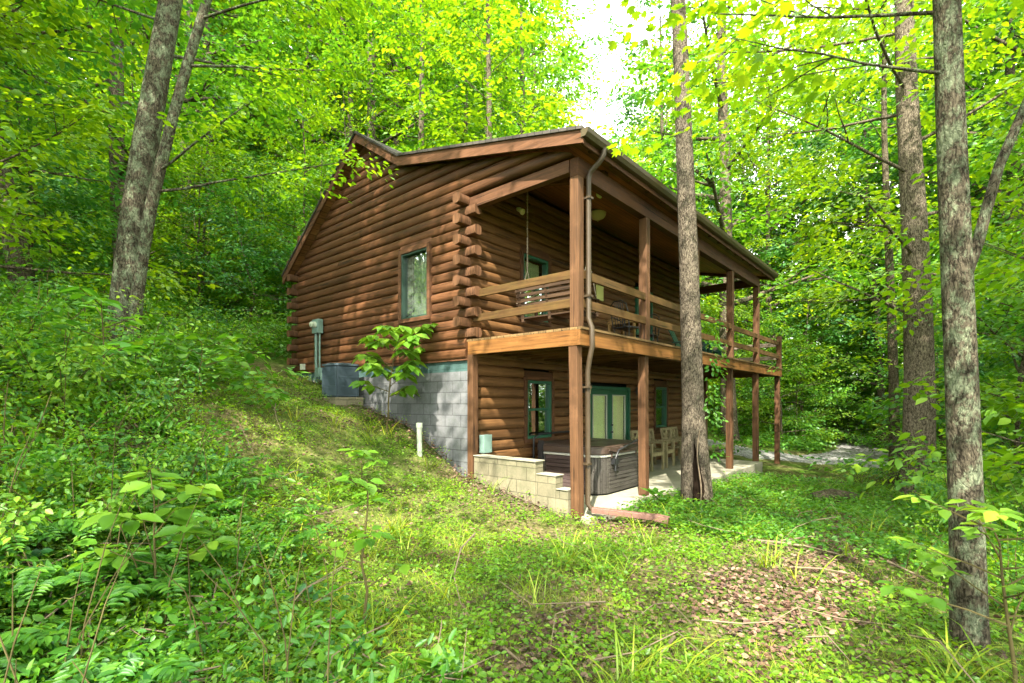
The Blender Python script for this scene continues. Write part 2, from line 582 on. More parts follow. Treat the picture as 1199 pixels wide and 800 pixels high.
M['leaf_y'] = leaf('leaf_yellow_green', (0.090, 0.215, 0.006), (0.150, 0.310, 0.008), (0.230, 0.370, 0.012), 0.55)
M['leaf_g'] = leaf('leaf_mid_green', (0.042, 0.155, 0.012), (0.080, 0.240, 0.015), (0.140, 0.305, 0.018), 0.5)
M['leaf_d'] = leaf('leaf_deep_green', (0.026, 0.120, 0.030), (0.050, 0.190, 0.038), (0.095, 0.255, 0.034), 0.5)
M['leaf_sap'] = leaf('leaf_sapling', (0.075, 0.19, 0.014), (0.125, 0.27, 0.018), (0.20, 0.34, 0.03), 0.4, rough=0.35)
M['grass'] = leaf('grass_blade', (0.100, 0.200, 0.008), (0.200, 0.310, 0.012), (0.330, 0.380, 0.035), 0.42, rough=0.5)
M['litter'] = leaf('dead_leaf', (0.045, 0.022, 0.013), (0.100, 0.052, 0.034), (0.230, 0.150, 0.110), 0.12, tint=0.0, rough=0.7)

# ------------------------------------------------------------------ terrain
LY = [-80, -10, 0, 2, 3.4, 3.9, 4.6, 6.1, 7.45, 9.43, 10.95, 12.2, 13.3, 20, 30, 60, 140, 400]
LZ = [-9, -2.2, -1.60, -1.62, -1.66, -1.62, -1.48, -1.22, -.46, .02, .45, .70, 1.05, 3.3, 7.5, 20, 48, 90]
RY = [-80, -10, 0, 5, 8, 12, 20, 30, 60, 140, 400]
RZ = [-10, -3.2, -2.15, -1.80, -1.3, -.1, 3.4, 8.0, 21, 48, 90]


def sstep(a, b, x):
    t = np.clip((x - a) / (b - a), 0, 1)
    return t * t * (3 - 2 * t)


def ground(x, y, cut=True):
    x = np.asarray(x, float)
    y = np.asarray(y, float)
    l = np.interp(y, LY, LZ)
    r = np.interp(y, RY, RZ)
    r = r - 0.03 * np.clip(x - 16, 0, 60)
    z = l + (r - l) * sstep(5, 17, x)
    z = z + sstep(2, 8, y) * 0.15 * np.clip(5 - x, 0, 10)
    far = 1 + 2.0 * sstep(34, 60, np.hypot(x, y))
    z = z + far * (0.05 * np.sin(1.3 * x + 0.7 * y) * np.cos(0.9 * y - 0.5 * x + 1) + 0.025 * np.sin(3.1 * x - 1.7 * y + 2)) * (1 - 0.7 * np.exp(-((x - 5.5) / 1.2) ** 2))
    yard = (x > 5.9) & (y > 2.6) & (x < 15.4) & (y < 12.2)
    z = np.where(yard, np.minimum(z, -1.70), z)
    if cut:
        ins = (x > 5.93) & (x < 14.9) & (y > 3.85) & (y < 12.1)
        z = np.where(ins, -2.1, z)
    return z


def gz(x, y):
    return float(ground(x, y))


def axis(lo, hi, f0, f1, step, grow=1.12):
    a = list(np.arange(f0, f1 + 1e-6, step))
    s = step
    while a[-1] < hi:
        s *= grow
        a.append(a[-1] + s)
    s = step
    b = []
    p = a[0]
    while p > lo:
        s *= grow
        p -= s
        b.append(p)
    return np.array(b[::-1] + a)


gx = axis(-300, 500, -3.9, 19.9, 0.2)
gy = axis(-300, 400, -3.95, 14.05, 0.2)
XX, YY = np.meshgrid(gx, gy)
ZZ = ground(XX, YY)
vs = np.stack([XX.ravel(), YY.ravel(), ZZ.ravel()], 1)
nx, ny = len(gx), len(gy)
ii = (np.arange(ny - 1)[:, None] * nx + np.arange(nx - 1)[None, :]).ravel()
fs = np.stack([ii, ii + 1, ii + nx + 1, ii + nx], 1)
me = bpy.data.meshes.new('ground')
me.from_pydata(vs.tolist(), [], fs.tolist())
me.materials.append(M['soil'])
me.shade_smooth()
go = bpy.data.objects.new('ground', me)
C.objects.link(go)
tag(go, kind='structure')


def ribbon(name, pts, widths, mat, dz=0.03, n=60, k=8):
    pts = np.array(pts, float)
    t = np.linspace(0, len(pts) - 1, n)
    px = np.interp(t, range(len(pts)), pts[:, 0])
    py = np.interp(t, range(len(pts)), pts[:, 1])
    for _ in range(4):
        px[1:-1] = (px[:-2] + px[1:-1] * 2 + px[2:]) / 4
        py[1:-1] = (py[:-2] + py[1:-1] * 2 + py[2:]) / 4
    wd = np.interp(t, range(len(pts)), widths)
    dx, dy = np.gradient(px), np.gradient(py)
    ln = np.hypot(dx, dy)
    nxv, nyv = -dy / ln, dx / ln
    mb = MB()
    for i in range(n):
        for j in range(k + 1):
            s = (j / k - .5) * wd[i] * (1 + 0.12 * math.sin(i * 1.7 + j))
            x, y = px[i] + nxv[i] * s, py[i] + nyv[i] * s
            mb.v.append((x, y, gz(x, y) + (dz if 0 < j < k else -.05)))
    for i in range(n - 1):
        for j in range(k):
            a = i * (k + 1) + j
            mb.f.append((a, a + 1, a + k + 2, a + k + 1))
    o = mb.build(name, mat, smooth=60)
    tag(o, kind='structure')
    return o


ribbon('driveway', [(18.3, 9.5), (19.3, 6.5), (19.6, 4), (21.5, 2.4), (27, 2.6), (34, 3.6), (50, 6.5)],
       [2.0, 2.6, 3.4, 3.2, 2.4, 2.4, 2.4], M['gravel'], 0.06)

pt = MB().box(5.99, 14.75, 3.74, 6.2, -2.0, -1.63).build('patio', M['concrete'], bevel=0.02)
tag(pt, kind='structure')

# ------------------------------------------------------------------ cabin
WX, WY, WB = 5.88, 6.11, 12.19          # gable plane, front wall plane, rear corner
XE = 15.0                               # far end of the walls
XO, XR = 5.62, 15.62                    # roof ends
DZ = 1.06                               # deck top
ROOF = [(12.50, 3.15), (9.155, 5.56), (7.725, 4.62), (3.634, 3.655)]   # roof top line (y, z)
O = (WX, WY, -1.63)
cabin = thing('log_cabin', 'brown log cabin with a covered porch above a patio, built into a wooded slope', 'cabin', O)


def roof_top(y):
    p = sorted(ROOF)
    return float(np.interp(y, [a for a, b in p], [b for a, b in p]))


def gable(a, out, z): return (WX - out, a, z)
def front(a, out, z): return (a, WY - out, z)


def pbox(mb, P, a0, a1, o0, o1, z0, z1):
    p, q = P(a0, o0, z0), P(a1, o1, z1)
    mb.box(p[0], q[0], p[1], q[1], p[2], q[2])


def cut_spans(a0, a1, holes):
    spans = [(a0, a1)]
    for h0, h1 in holes:
        nw = []
        for s0, s1 in spans:
            if h1 <= s0 or h0 >= s1: nw.append((s0, s1)); continue
            if h0 > s0: nw.append((s0, h0))
            if h1 < s1: nw.append((h1, s1))
        spans = nw
    return [s for s in spans if s[1] - s[0] > 0.02]


def dlog(mb, P, a0, a1, z0, h, dep, rng, slant0=None, slant1=None):
    """one half-round wall log between a0 and a1"""
    n = 9
    off = rng.uniform(-0.006, 0.006)
    prof = [(-0.05, 0.0)] + [(off + dep * math.sin(math.pi * (i + .0) / (n - 1)) ** 0.6 if 0 < i < n - 1 else 0.0,
                              h * (0.5 - 0.5 * math.cos(math.pi * i / (n - 1)))) for i in range(n)] + [(-0.05, h)]
    f0 = (lambda p: P(a0 if slant0 is None else slant0(z0 + p[1]), p[0], z0 + p[1]))
    f1 = (lambda p: P(a1 if slant1 is None else slant1(z0 + p[1]), p[0], z0 + p[1]))
    mb.extrude(prof, f0, f1)


def log_end(mb, P, a0, a1, z0, h, dep):
    prof = []
    for i in range(12):
        a = 2 * math.pi * (i + .5) / 12
        c, s = math.cos(a), math.sin(a)
        r = 1 / max(abs(c), abs(s)) ** 0.55
        prof.append((-0.02 + (dep) * c * min(r, 1.18), h / 2 + h * 0.49 * s * min(r, 1.12)))
    mb.extrude(prof, lambda p: P(a0, p[0], z0 + p[1]), lambda p: P(a1, p[0], z0 + p[1]))


HG = 0.172
WIN_G = (7.08, 7.86, 1.58, 2.82)                                    # gable window y0 y1 z0 z1
UP_WIN = [(7.26, 8.06, 1.60, 2.84), (11.9, 12.78, 1.08, 2.98)]      # porch window, porch door
LO_WIN = [(7.38, 8.17, -.71, .42), (9.62, 11.5, -1.63, .36), (13.0, 13.74, -.71, .42)]
rng = random.Random(3)
gw, fw, lw = MB(), MB(), MB()
LE = []


def log_end_part(*a):
    m_ = MB()
    log_end(m_, *a)
    LE.append(m_)


# gable wall courses
z = 0.74
k = 0
while z < 5.44:
    h = min(HG, 5.46 - z)
    zt = z + h

    def yr(zz, lo):                 # where the underside of the roof meets this height
        ys = np.linspace(3.9, 12.19, 800)
        tops = np.array([roof_top(v) for v in ys]) - 0.16
        ok = ys[tops >= zz]
        if len(ok) == 0: return 9.155
        return float(ok[0] if lo else ok[-1])
    lo0, lo1, hi0, hi1 = yr(z, True), yr(zt, True), yr(z, False), yr(zt, False)
    base = WY if z < 3.42 else 3.95
    s0 = (lambda zz, z=z, zt=zt, lo0=lo0, lo1=lo1, base=base: max(base, lo0 + (lo1 - lo0) * (zz - z) / (zt - z)))
    s1 = (lambda zz, z=z, zt=zt, hi0=hi0, hi1=hi1: min(WB, hi0 + (hi1 - hi0) * (zz - z) / (zt - z)))
    holes = [(WIN_G[0] - .09, WIN_G[1] + .09)] if (zt > WIN_G[2] - .07 and z < WIN_G[3] + .07) else []
    a0, a1 = s0(z), s1(z)
    # joints between shorter logs
    if holes and zt > WIN_G[2] and z < WIN_G[3] and (z >= WIN_G[2] - .12):
        sp = cut_spans(a0, a1, holes)
        for q, (b0, b1) in enumerate(sp):
            dlog(gw, gable, b0, b1, z, h, 0.062, rng, s0 if q == 0 else None, s1 if q == len(sp) - 1 else None)
    else:
        j = a0 + (a1 - a0) * rng.uniform(0.3, 0.7)
        dlog(gw, gable, a0, j - .0015, z, h, 0.062, rng, s0, None)
        dlog(gw, gable, j + .0015, a1, z, h, 0.062, rng, None, s1)
    if z < 3.4:
        if DZ < z or z < 0.80:
            pass
        if k % 2 == 0:
            if z > DZ - .02: log_end_part(gable, WY - 0.23, WY + 0.02, z, HG, 0.085)
            log_end_part(gable, WB - .02, WB + 0.25, z, HG, 0.085)
        else:
            if z > DZ - .02: log_end_part(front, WX - 0.25, WX + 0.02, z, HG, 0.085)
            log_end_part(lambda a, o, zz: (a, WB + o, zz), WX - 0.27, WX + .02, z, HG, 0.085)
    z = zt
    k += 1
# front walls, upper and lower
for (mbx, zs, ze, hh, wins) in ((fw, DZ - .3, 4.02, HG, UP_WIN), (lw, -1.63, 0.80, 0.19, LO_WIN)):
    z = zs
    while z < ze - .02:
        h = min(hh, ze - z)
        holes = [(a - .07, b + .07) for (a, b, c, d) in wins if z + h > c - .05 and z < d + .05 and z + h * .5 > c - .05]
        for (b0, b1) in cut_spans(WX + .02, XE, holes):
            dlog(mbx, front, b0, b1, z, h, 0.066, rng)
        z += h
gwo = gw.build('gable_wall', M['log_y'], cabin, O, smooth=50)
for m_ in LE:
    m_.build('log_end', M['end'], cabin, O, smooth=40)
fw.build('porch_wall', M['log_x'], cabin, O, smooth=50)
lw.build('patio_wall', M['log_x'], cabin, O, smooth=50)
# rear and far walls, plain core so no daylight passes
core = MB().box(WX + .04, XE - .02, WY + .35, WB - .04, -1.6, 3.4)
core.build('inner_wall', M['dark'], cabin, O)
sidew = MB()
z = -1.6
while z < 4.0:
    dlog(sidew, lambda a, o, zz: (XE + o, a, zz), WY, WB, z, .18, .08, rng)
    if z > .6: dlog(sidew, lambda a, o, zz: (a, WB + o, zz), WX, XE, z, .18, .08, rng)
    z += .18
sidew.build('far_wall', M['log_y'], cabin, O, smooth=50)
MB().box(WX + .012, WX + .25, WY + .012, WB, -2.1, 0.735).build('foundation', M['foundation'], cabin, O)
sb = MB().box(WX - .028, WX + .012, WY - .02, WB, .715, .745)
sb.build('sill_board', M['trim_y'], cabin, O)
MB().box(WX - .02, WX + .11, WY - .14, WY - .012, -1.4, .80).build('corner_board', M['post'], cabin, O, bevel=.006)

# roof: two main slopes and the flatter porch slope
def slab(y0, z0, y1, z1, x0, x1, t0, t1):
    """strip of roof; t0/t1 are depths under the roof line"""
    vs = [(x, y, zz - t) for x in (x0, x1) for (y, zz, t) in ((y0, z0, t0), (y1, z1, t0), (y1, z1, t1), (y0, z0, t1))]
    return vs, [(0, 1, 2, 3), (7, 6, 5, 4), (0, 4, 5, 1), (1, 5, 6, 2), (2, 6, 7, 3), (3, 7, 4, 0)]


rf, sf, bb, b2 = MB(), MB(), MB(), MB()
for (a, b) in zip(ROOF[:-1], ROOF[1:]):
    rf.add(*slab(a[0], a[1] + .03, b[0], b[1] + .03, XO - .03, XR + .03, 0, .045))
    sf.add(*slab(a[0], a[1], b[0], b[1], XO + .045, XR - .045, .018, .10))
    bb.add(*slab(a[0], a[1], b[0], b[1], XO, XO + .04, .016, .19))
    b2.add(*slab(a[0], a[1], b[0], b[1], XR - .04, XR, .016, .19))
rfo = rf.build('roof', M['shingle'], cabin, O)
bb.build('barge_board', M['trim_y'], rfo, O)
b2.build('barge_board', M['trim_y'], rfo, O)
sf.build('soffit', M['ceiling'], rfo, O)
ys, zs = ROOF[-1]
gt = MB()
prof = [(0.02, -.015), (0.02, -.12), (-.05, -.12), (-.085, -.07), (-.10, -.015)]
gt.extrude(prof, lambda p: (XO - .02, ys + p[0], zs + p[1]), lambda p: (XR + .02, ys + p[0], zs + p[1]))
gt.build('gutter', M['gutter'], rfo, O)
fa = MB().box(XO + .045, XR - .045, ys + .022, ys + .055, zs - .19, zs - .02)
fa.build('eave_board', M['trim_x'], rfo, O)
# rafter tails under the eave: dark narrow strips between soffit boards
x = 6.1
while x < XR - .1:
    z0, z1 = roof_top(3.70) - .10, roof_top(3.86) - .10
    rt = MB()
    rt.add(*slab(3.70, roof_top(3.70), 3.86, roof_top(3.86), x, x + .045, .085, .125))
    rt.build('rafter_tail', M['joist'], rfo, O)
    x += .6

# porch frame
PX = [5.95, 8.07, 10.40, 12.69, 14.93]
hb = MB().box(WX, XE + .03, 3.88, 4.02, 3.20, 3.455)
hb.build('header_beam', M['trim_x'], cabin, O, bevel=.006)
pb = MB().box(WX - .01, WX + .11, 4.03, WY + .05, 3.27, 3.455)
pb.build('plate_beam', M['trim_y'], cabin, O, bevel=.006)
pb = MB().box(XE - .08, XE + .03, 4.03, WY, 3.24, 3.455)
pb.build('plate_beam', M['trim_y'], cabin, O, bevel=.006)
pb = MB()
pb.add(*slab(4.03, roof_top(4.03), WY, roof_top(WY), 6.85, 6.97, .10, .26))
pb.build('ceiling_beam', M['joist'], cabin, O)
for i, x in enumerate(PX):
    tilt = [0.03, 0.0, 0, 0, 0][i]
    p = MB()
    p.bar((x, 3.95, DZ + .002), (x, 3.95, 3.198), .145, .145, (1, 0, 0))
    p.build('porch_post', M['post'], cabin, O, bevel=.008)
    p = MB()
    p.bar((x + .02 + tilt, 3.97, -1.66), (x - .01, 3.97, .805), .14, .14, (1, 0, 0))
    p.build('deck_post', M['post'], cabin, O, bevel=.008)
XD = 17.30
p = MB()
p.bar((XD - .06, 3.95, -2.3), (XD - .06, 3.95, .805), .14, .14, (1, 0, 0))
p.build('deck_post', M['post'], cabin, O, bevel=.008)
p = MB()
p.bar((XD - .06, 6.2, -2.3), (XD - .06, 6.2, .805), .14, .14, (1, 0, 0))
p.build('deck_post', M['post'], cabin, O, bevel=.008)
p = MB()
p.bar((XD - .06, 3.90, DZ), (XD - .06, 3.90, 2.06), .13, .13, (1, 0, 0))
p.build('railing_post', M['post'], cabin, O, bevel=.008)
p = MB()
p.bar((XD - .06, 6.25, DZ), (XD - .06, 6.25, 2.06), .13, .13, (1, 0, 0))
p.build('railing_post', M['grey_rail'], cabin, O, bevel=.008)

dk = MB().box(WX - .02, XD, 3.81, WY + .05, DZ - .035, DZ)
dk.box(XE + .12, XD, WY + .052, 6.32, DZ - .035, DZ)
deck = dk.build('deck', M['deckboard'], cabin, O)
MB().box(WX - .022, XD - .002, 3.835, 3.878, .80, DZ - .037).build('rim_board', M['fascia_x'], deck, O, bevel=.005)
MB().box(WX - .02, WX + .022, 3.88, WY - .02, .80, DZ - .037).build('rim_board', M['fascia_y'], deck, O, bevel=.005)
MB().box(XD - .04, XD - .002, 3.88, 6.3, .80, DZ - .037).build('rim_board', M['fascia_y'], deck, O, bevel=.005)
jm = MB()
x = WX + .4
while x < XD - .2:
    jm.box(x, x + .045, 4.06, (WY - .09) if x < XE + .1 else 6.25, .82, DZ - .036)
    x += .405
jm.box(WX + .03, XD - .05, 3.90, 4.045, .815, .93)
jm.build('floor_joist', M['joist'], deck, O)

# rails: two runs all round
def rail(a, b, mat):
    m = MB()
    m.bar(a, b, .045, .125)
    return m.build('rail', mat, cabin, O, bevel=.006)


for zz in (1.83, 1.42):
    rail((WX + .06, WY - .09, zz), (WX + .06, 4.03, zz), M['rail_y'])
    xs = PX + [XD - .06]
    for a, b in zip(xs[:-1], xs[1:]):
        e = .055 if a != PX[0] else .075
        rail((a + .07, 3.91, zz + random.uniform(-.008, .008)), (b - .07, 3.91, zz + random.uniform(-.008, .008)), M['rail_x'])
    rail((XD - .05, 3.97, zz - .03), (XD - .05, 6.18, zz - .03), M['grey_rail'])

# lattice at the far end of the patio
lt = MB()
x0, x1, z0, z1 = 15.95, XD - .14, -1.55, .75
for s in (-1, 1):
    c = -3.2
    while c < 3.2:
        pts = []
        for (px_, pz_) in ((x0, None), (x1, None)):
            zq = (z0 + z1) / 2 + s * (px_ - (x0 + x1) / 2) + c
            pts.append([px_, zq])
        (xa, za), (xb, zb) = pts
        def clip(xa, za, xb, zb):
            t0, t1 = 0.0, 1.0
            dz = zb - za
            ta, tb = sorted(((z0 - za) / dz, (z1 - za) / dz))
            t0, t1 = max(t0, ta), min(t1, tb)
            return None if t1 - t0 < .02 else (xa + (xb - xa) * t0, za + dz * t0, xa + (xb - xa) * t1, za + dz * t1)
        q = clip(xa, za, xb, zb)
        if q: lt.bar((q[0], 6.2 + s * .005, q[1]), (q[2], 6.2 + s * .005, q[3]), .008, .035, (0, 0, 1))
        c += .125
lt.build('lattice_panel', M['joist'], cabin, O)


# windows and doors
def window(P, a0, a1, z0, z1, trim, style, parent=cabin):
    f = MB()
    t = .055 if style == 'sash' else .035
    pbox(f, P, a0, a0 + t, -.04, .078, z0, z1)
    pbox(f, P, a1 - t, a1, -.04, .078, z0, z1)
    pbox(f, P, a0 + t, a1 - t, -.04, .076, z1 - t, z1)
    pbox(f, P, a0 + t, a1 - t, -.04, .076, z0, z0 + t)
    if style == 'sash':
        zm = (z0 + z1) / 2
        pbox(f, P, a0 + t, a1 - t, -.03, .040, zm - .022, zm + .022)
    fo = f.build('window', M['green'] if style == 'sash' else M['sash_dark'], parent, O, bevel=.004)
    g = MB()
    if style == 'sash':
        zm = (z0 + z1) / 2
        pbox(g, P, a0 + t, a1 - t, .004, .010, z0 + t, zm - .024)
        pbox(g, P, a0 + t, a1 - t, .012, .018, zm + .024, z1 - t)
    else:
        pbox(g, P, a0 + t, a1 - t, .010, .016, z0 + t, z1 - t)
    g.build('pane', M['glass'], fo, O)
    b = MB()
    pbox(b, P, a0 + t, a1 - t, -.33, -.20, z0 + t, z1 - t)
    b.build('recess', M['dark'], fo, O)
    if trim is not None:
        tm = MB()
        q = .075
        pbox(tm, P, a0 - q, a0 - .002, .0, .10, z0 - q, z1 + q)
        pbox(tm, P, a1 + .002, a1 + q, .0, .10, z0 - q, z1 + q)
        pbox(tm, P, a0, a1, .0, .098, z1 + .002, z1 + q)
        pbox(tm, P, a0, a1, .0, .104, z0 - q, z0 - .002)
        pbox(tm, P, a0 - q, a1 + q, -.04, .045, z1 + q + .002, z1 + q + .11)
        pbox(tm, P, a0 - q, a1 + q, -.04, .045, z0 - q - .11, z0 - q - .002)
        tm.build('trim', trim, fo, O, bevel=.004)
    return fo


def curtain(fo, P, a0, a1, z0, z1, mat, depth=-.07, amp=.02, waves=9):
    m = MB()
    n = 60
    for i in range(n + 1):
        a = a0 + (a1 - a0) * i / n
        o = depth + amp * math.sin(i / n * waves * 2 * math.pi) * (0.7 + .3 * math.sin(i))
        m.v += [P(a, o, z0), P(a, o, z1)]
    for i in range(n):
        m.f.append((2 * i, 2 * i + 1, 2 * i + 3, 2 * i + 2))
    return m.build('curtain', mat, fo, O, smooth=80)


fo = window(gable, *WIN_G, M['trim_y'], 'single')
curtain(fo, gable, WIN_G[0] + .06, WIN_G[1] - .06, WIN_G[2] + .06, WIN_G[3] - .06, M['curtain'], -.03, .012)
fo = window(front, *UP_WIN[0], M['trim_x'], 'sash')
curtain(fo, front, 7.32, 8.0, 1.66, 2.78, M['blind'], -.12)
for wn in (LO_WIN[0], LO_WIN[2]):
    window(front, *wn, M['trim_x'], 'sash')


def door_leaf(parent, a0, a1, z0, z1, blind):
    d = MB()
    s = .12
    pbox(d, front, a0, a0 + s, 0, .045, z0, z1)
    pbox(d, front, a1 - s, a1, 0, .045, z0, z1)
    pbox(d, front, a0 + s, a1 - s, 0, .043, z1 - s, z1)
    pbox(d, front, a0 + s, a1 - s, 0, .043, z0, z0 + .24)
    do = d.build('door', M['green'], parent, O, bevel=.004)
    g = MB()
    pbox(g, front, a0 + s, a1 - s, .014, .020, z0 + .24, z1 - s)
    g.build('pane', M['glass_clear'], do, O)
    tm = MB()
    q = .025
    pbox(tm, front, a0 + s, a0 + s + q, .022, .052, z0 + .24, z1 - s)
    pbox(tm, front, a1 - s - q, a1 - s, .022, .052, z0 + .24, z1 - s)
    pbox(tm, front, a0 + s + q, a1 - s - q, .022, .052, z1 - s - q, z1 - s)
    tm.build('glazing_bead', M['lip'], do, O)
    b = MB()
    pbox(b, front, a0 + s, a1 - s, -.06, -.015, z0 + .24, z1 - s)
    b.build('blind', blind, do, O)
    return do


def door_frame(a0, a1, z0, z1, parent=cabin):
    f = MB()
    t = .07
    pbox(f, front, a0 - t, a0 - .003, -.05, .09, z0, z1 + t)
    pbox(f, front, a1 + .003, a1 + t, -.05, .09, z0, z1 + t)
    pbox(f, front, a0 - .002, a1 + .002, -.05, .088, z1 + .003, z1 + t)
    return f.build('door_frame', M['green'], parent, O, bevel=.004)


door_frame(9.66, 11.46, -1.61, .30)
dl = door_leaf(cabin, 9.664, 10.555, -1.60, .298, M['blind'])
dr = door_leaf(cabin, 10.565, 11.456, -1.60, .298, M['blind'])
for d_, a_ in ((dr, 10.63),):
    for zz in (-.72, -.55):
        h = MB()
        p = front(a_, .07, zz)
        h.disc((p[0], p[1], p[2] - .02), .028, .04)
        h.build('handle', M['black'], d_, O)
door_frame(11.95, 12.75, 1.07, 2.93)
door_leaf(cabin, 11.953, 12.747, 1.075, 2.928, M['blind'])

# downspout with its elbows, and the drain at the foot
ds = MB()
pts = [(6.10, 3.60, 3.55), (6.10, 3.60, 3.47), (6.09, 3.66, 3.38), (6.08, 3.80, 3.29), (6.08, 3.835, 3.20), (6.08, 3.835, 2.4), (6.08, 3.835, 1.20),
       (6.08, 3.78, 1.06), (6.08, 3.775, .80), (6.085, 3.82, .62), (6.10, 3.86, .45), (6.10, 3.86, -1.46), (6.12, 3.80, -1.54)]
ds.tube(pts, .039, 10)
dso = ds.build('downspout', M['spout'], cabin, O, smooth=50)
for zz in (2.9, 1.5, .2, -.9):
    yy = 3.835 if zz > 1 else 3.86
    MB().box(6.03, 6.13, yy - .05, yy + .06, zz, zz + .03).build('strap', M['spout'], dso, O)
dr_ = MB()
a = Vector((6.12, 3.80, -1.54))
b = Vector((6.40, 2.95, gz(6.40, 2.95) + .13))
dr_.bar(a, b, .10, .075)
dr_.bar(b + Vector((-.002, .02, .0)), b + Vector((.03, -.16, -.02)), .125, .085)
for k_ in range(9):
    p = a.lerp(b, (k_ + .5) / 9)
    dr_.bar(p, p + (b - a).normalized() * .02, .108, .083)
dr_.build('drain_extension', M['drain'], dso, O, bevel=.006)

# ------------------------------------------------------------------ things on and beside the cabin
lw_ = thing('block_wall', 'low stepped wall of pale concrete blocks at the edge of the patio', 'retaining wall', (WX, 5, -1.6))
OB = (WX, 5, -1.6)
bw = MB().box(WX - .01, WX + .19, 4.64, 5.95, -2.0, -.905)
bw.box(WX - .006, WX + .186, 4.27, 4.637, -2.0, -1.085)
bw.box(WX - .002, WX + .182, 4.055, 4.267, -2.0, -1.27)
bw.build('wall', M['block'], lw_, OB, bevel=.008)
cp = MB().box(WX - .03, WX + .20, 4.62, 5.95, -.903, -.885)
cp.box(WX - .02, WX + .195, 4.255, 4.617, -1.083, -1.067)
cp.box(WX - .02, WX + .19, 4.05, 4.252, -1.268, -1.255)
cp.build('capping', M['concrete'], lw_, OB, bevel=.004)

# hot tub
TX0, TX1, TY0, TY1 = 7.42, 9.18, 4.44, 5.92
tc = ((TX0 + TX1) / 2, (TY0 + TY1) / 2, -1.63)
tub = thing('hot_tub', 'brown square hot tub under a dark folding vinyl cover on the patio', 'hot tub', tc)


def rrect(x0, x1, y0, y1, r, n=6):
    out = []
    for (cx, cy, a0) in ((x1 - r, y1 - r, 0), (x0 + r, y1 - r, 90), (x0 + r, y0 + r, 180), (x1 - r, y0 + r, 270)):
        for i in range(n + 1):
            a = R(a0 + 90 * i / n)
            out.append((cx + r * math.cos(a), cy + r * math.sin(a)))
    return out


def rslab(mb, loop, z0, z1, loop1=None):
    loop1 = loop1 or loop
    n = len(loop)
    mb.add([(x, y, z0) for x, y in loop] + [(x, y, z1) for x, y in loop1],
           [tuple(range(n))[::-1], tuple(range(n, 2 * n))] + [(i, (i + 1) % n, n + (i + 1) % n, n + i) for i in range(n)])


m = MB()
rslab(m, rrect(TX0 + .03, TX1 - .03, TY0 + .03, TY1 - .03, .26, 8), -1.63, -.96)
m.build('cabinet', M['dark'], tub, tc)
for (mat, b) in (('tub', (TX0, TX0 + .04, TY0 + .30, TY1 - .30)), ('tubgrey', (TX0 + .30, TX1 - .30, TY0, TY0 + .04)),
                 ('tub', (TX1 - .04, TX1, TY0 + .30, TY1 - .30))):
    m = MB()
    for i in range(9):
        z0 = -1.60 + i * .070
        m.box(b[0], b[1], b[2], b[3], z0, z0 + .064)
    m.build('side_panel', M[mat], tub, tc, bevel=.006)
for (cx, cy, a0) in ((TX0 + .29, TY0 + .29, 180), (TX1 - .29, TY0 + .29, 270), (TX0 + .29, TY1 - .29, 90)):
    m = MB()
    for i in range(9):
        a = R(a0 + 90 * (i + .5) / 9)
        p = Vector((cx + .272 * math.cos(a), cy + .272 * math.sin(a), -1.60))
        q = Vector((-math.sin(a), math.cos(a), 0))
        n_ = Vector((math.cos(a), math.sin(a), 0))
        m.bar(p, p + Vector((0, 0, .625)), .045, .03, n_)
    m.build('corner_panel', M['tubgrey'] if cx < 8 else M['tub'], tub, tc, bevel=.004)
m = MB()
rslab(m, rrect(TX0 - .01, TX1 + .01, TY0 - .01, TY1 + .01, .29, 8), -.965, -.925)
m.build('lip', M['lip'], tub, tc, bevel=.01)
xm = (TX0 + TX1) / 2
m = MB()
lo = rrect(TX0 - .02, TX1 + .02, TY0 - .02, TY1 + .02, .27, 8)
hi = rrect(TX0 + .01, TX1 - .01, TY0 + .01, TY1 - .01, .25, 8)
rslab(m, lo, -.915, -.80)
rslab(m, [(x, y) for x, y in lo], -.798, -.765, hi)
cov = m.build('cover', M['vinyl'], tub, tc, bevel=.015)
m = MB()
m.tube([(TX0, TY0 + .65, -.80), (xm, TY0 + .72, -.755), (TX1, TY0 + .65, -.80)], .012, 6)
for (x, y) in ((TX0 + .4, TY0 - .012), (TX1 - .45, TY0 - .012)):
    m.bar((x, y, -.80), (x - .06, y - .012, -.985), .04, .012, (0, 1, 0))
m.bar((TX0 - .012, TY0 + .4, -.8), (TX0 - .03, TY0 + .34, -.98), .04, .012, (1, 0, 0))
m.build('strap', M['vinyl'], cov, tc)
m = MB()                                   # slack folds of the skirt
for i, (x0_, x1_, dz_) in enumerate(((TX0 + .25, TX1 - .2, 0), (TX0 + .7, TX1 - .1, .03))):
    pts = [(x0_ + (x1_ - x0_) * t, TY0 - .03, -.84 + dz_ - .07 * math.sin(math.pi * t) - .01 * math.sin(9 * t)) for t in np.linspace(0, 1, 14)]
    m.tube(pts, .016, 6)
m.build('skirt_fold', M['vinyl'], cov, tc, smooth=60)
m = MB()
m.tube([(TX0 + .42, TY0 - .05, -1.22), (TX0 + .42, TY0 - .06, -.98), (TX0 + .52, TY0 - .06, -.86), (TX1 - .55, TY0 - .05, -.72), (TX1 - .40, TY0 - .05, -.70), (TX1 - .38, TY0 - .05, -.92)], .017, 8)
m.box(TX0 + .36, TX0 + .50, TY0 - .07, TY0 - .003, -1.10, -1.00)
m.build('cover_lifter', M['black'], tub, tc, smooth=40)
m = MB()
m.tube([(TX0 + .1, TY1 + .06, -1.2), (TX0 + .1, TY1 + .06, -.70), (TX0 + .3, TY1 + .06, -.62), (TX1 - .2, TY1 + .06, -.62)], .02, 8)
m.box(TX0 - .05, TX0 + .0, TY1 - .26, TY1 - .16, -1.1, -.72)
m.build('cover_bracket', M['black'], tub, tc, smooth=40)

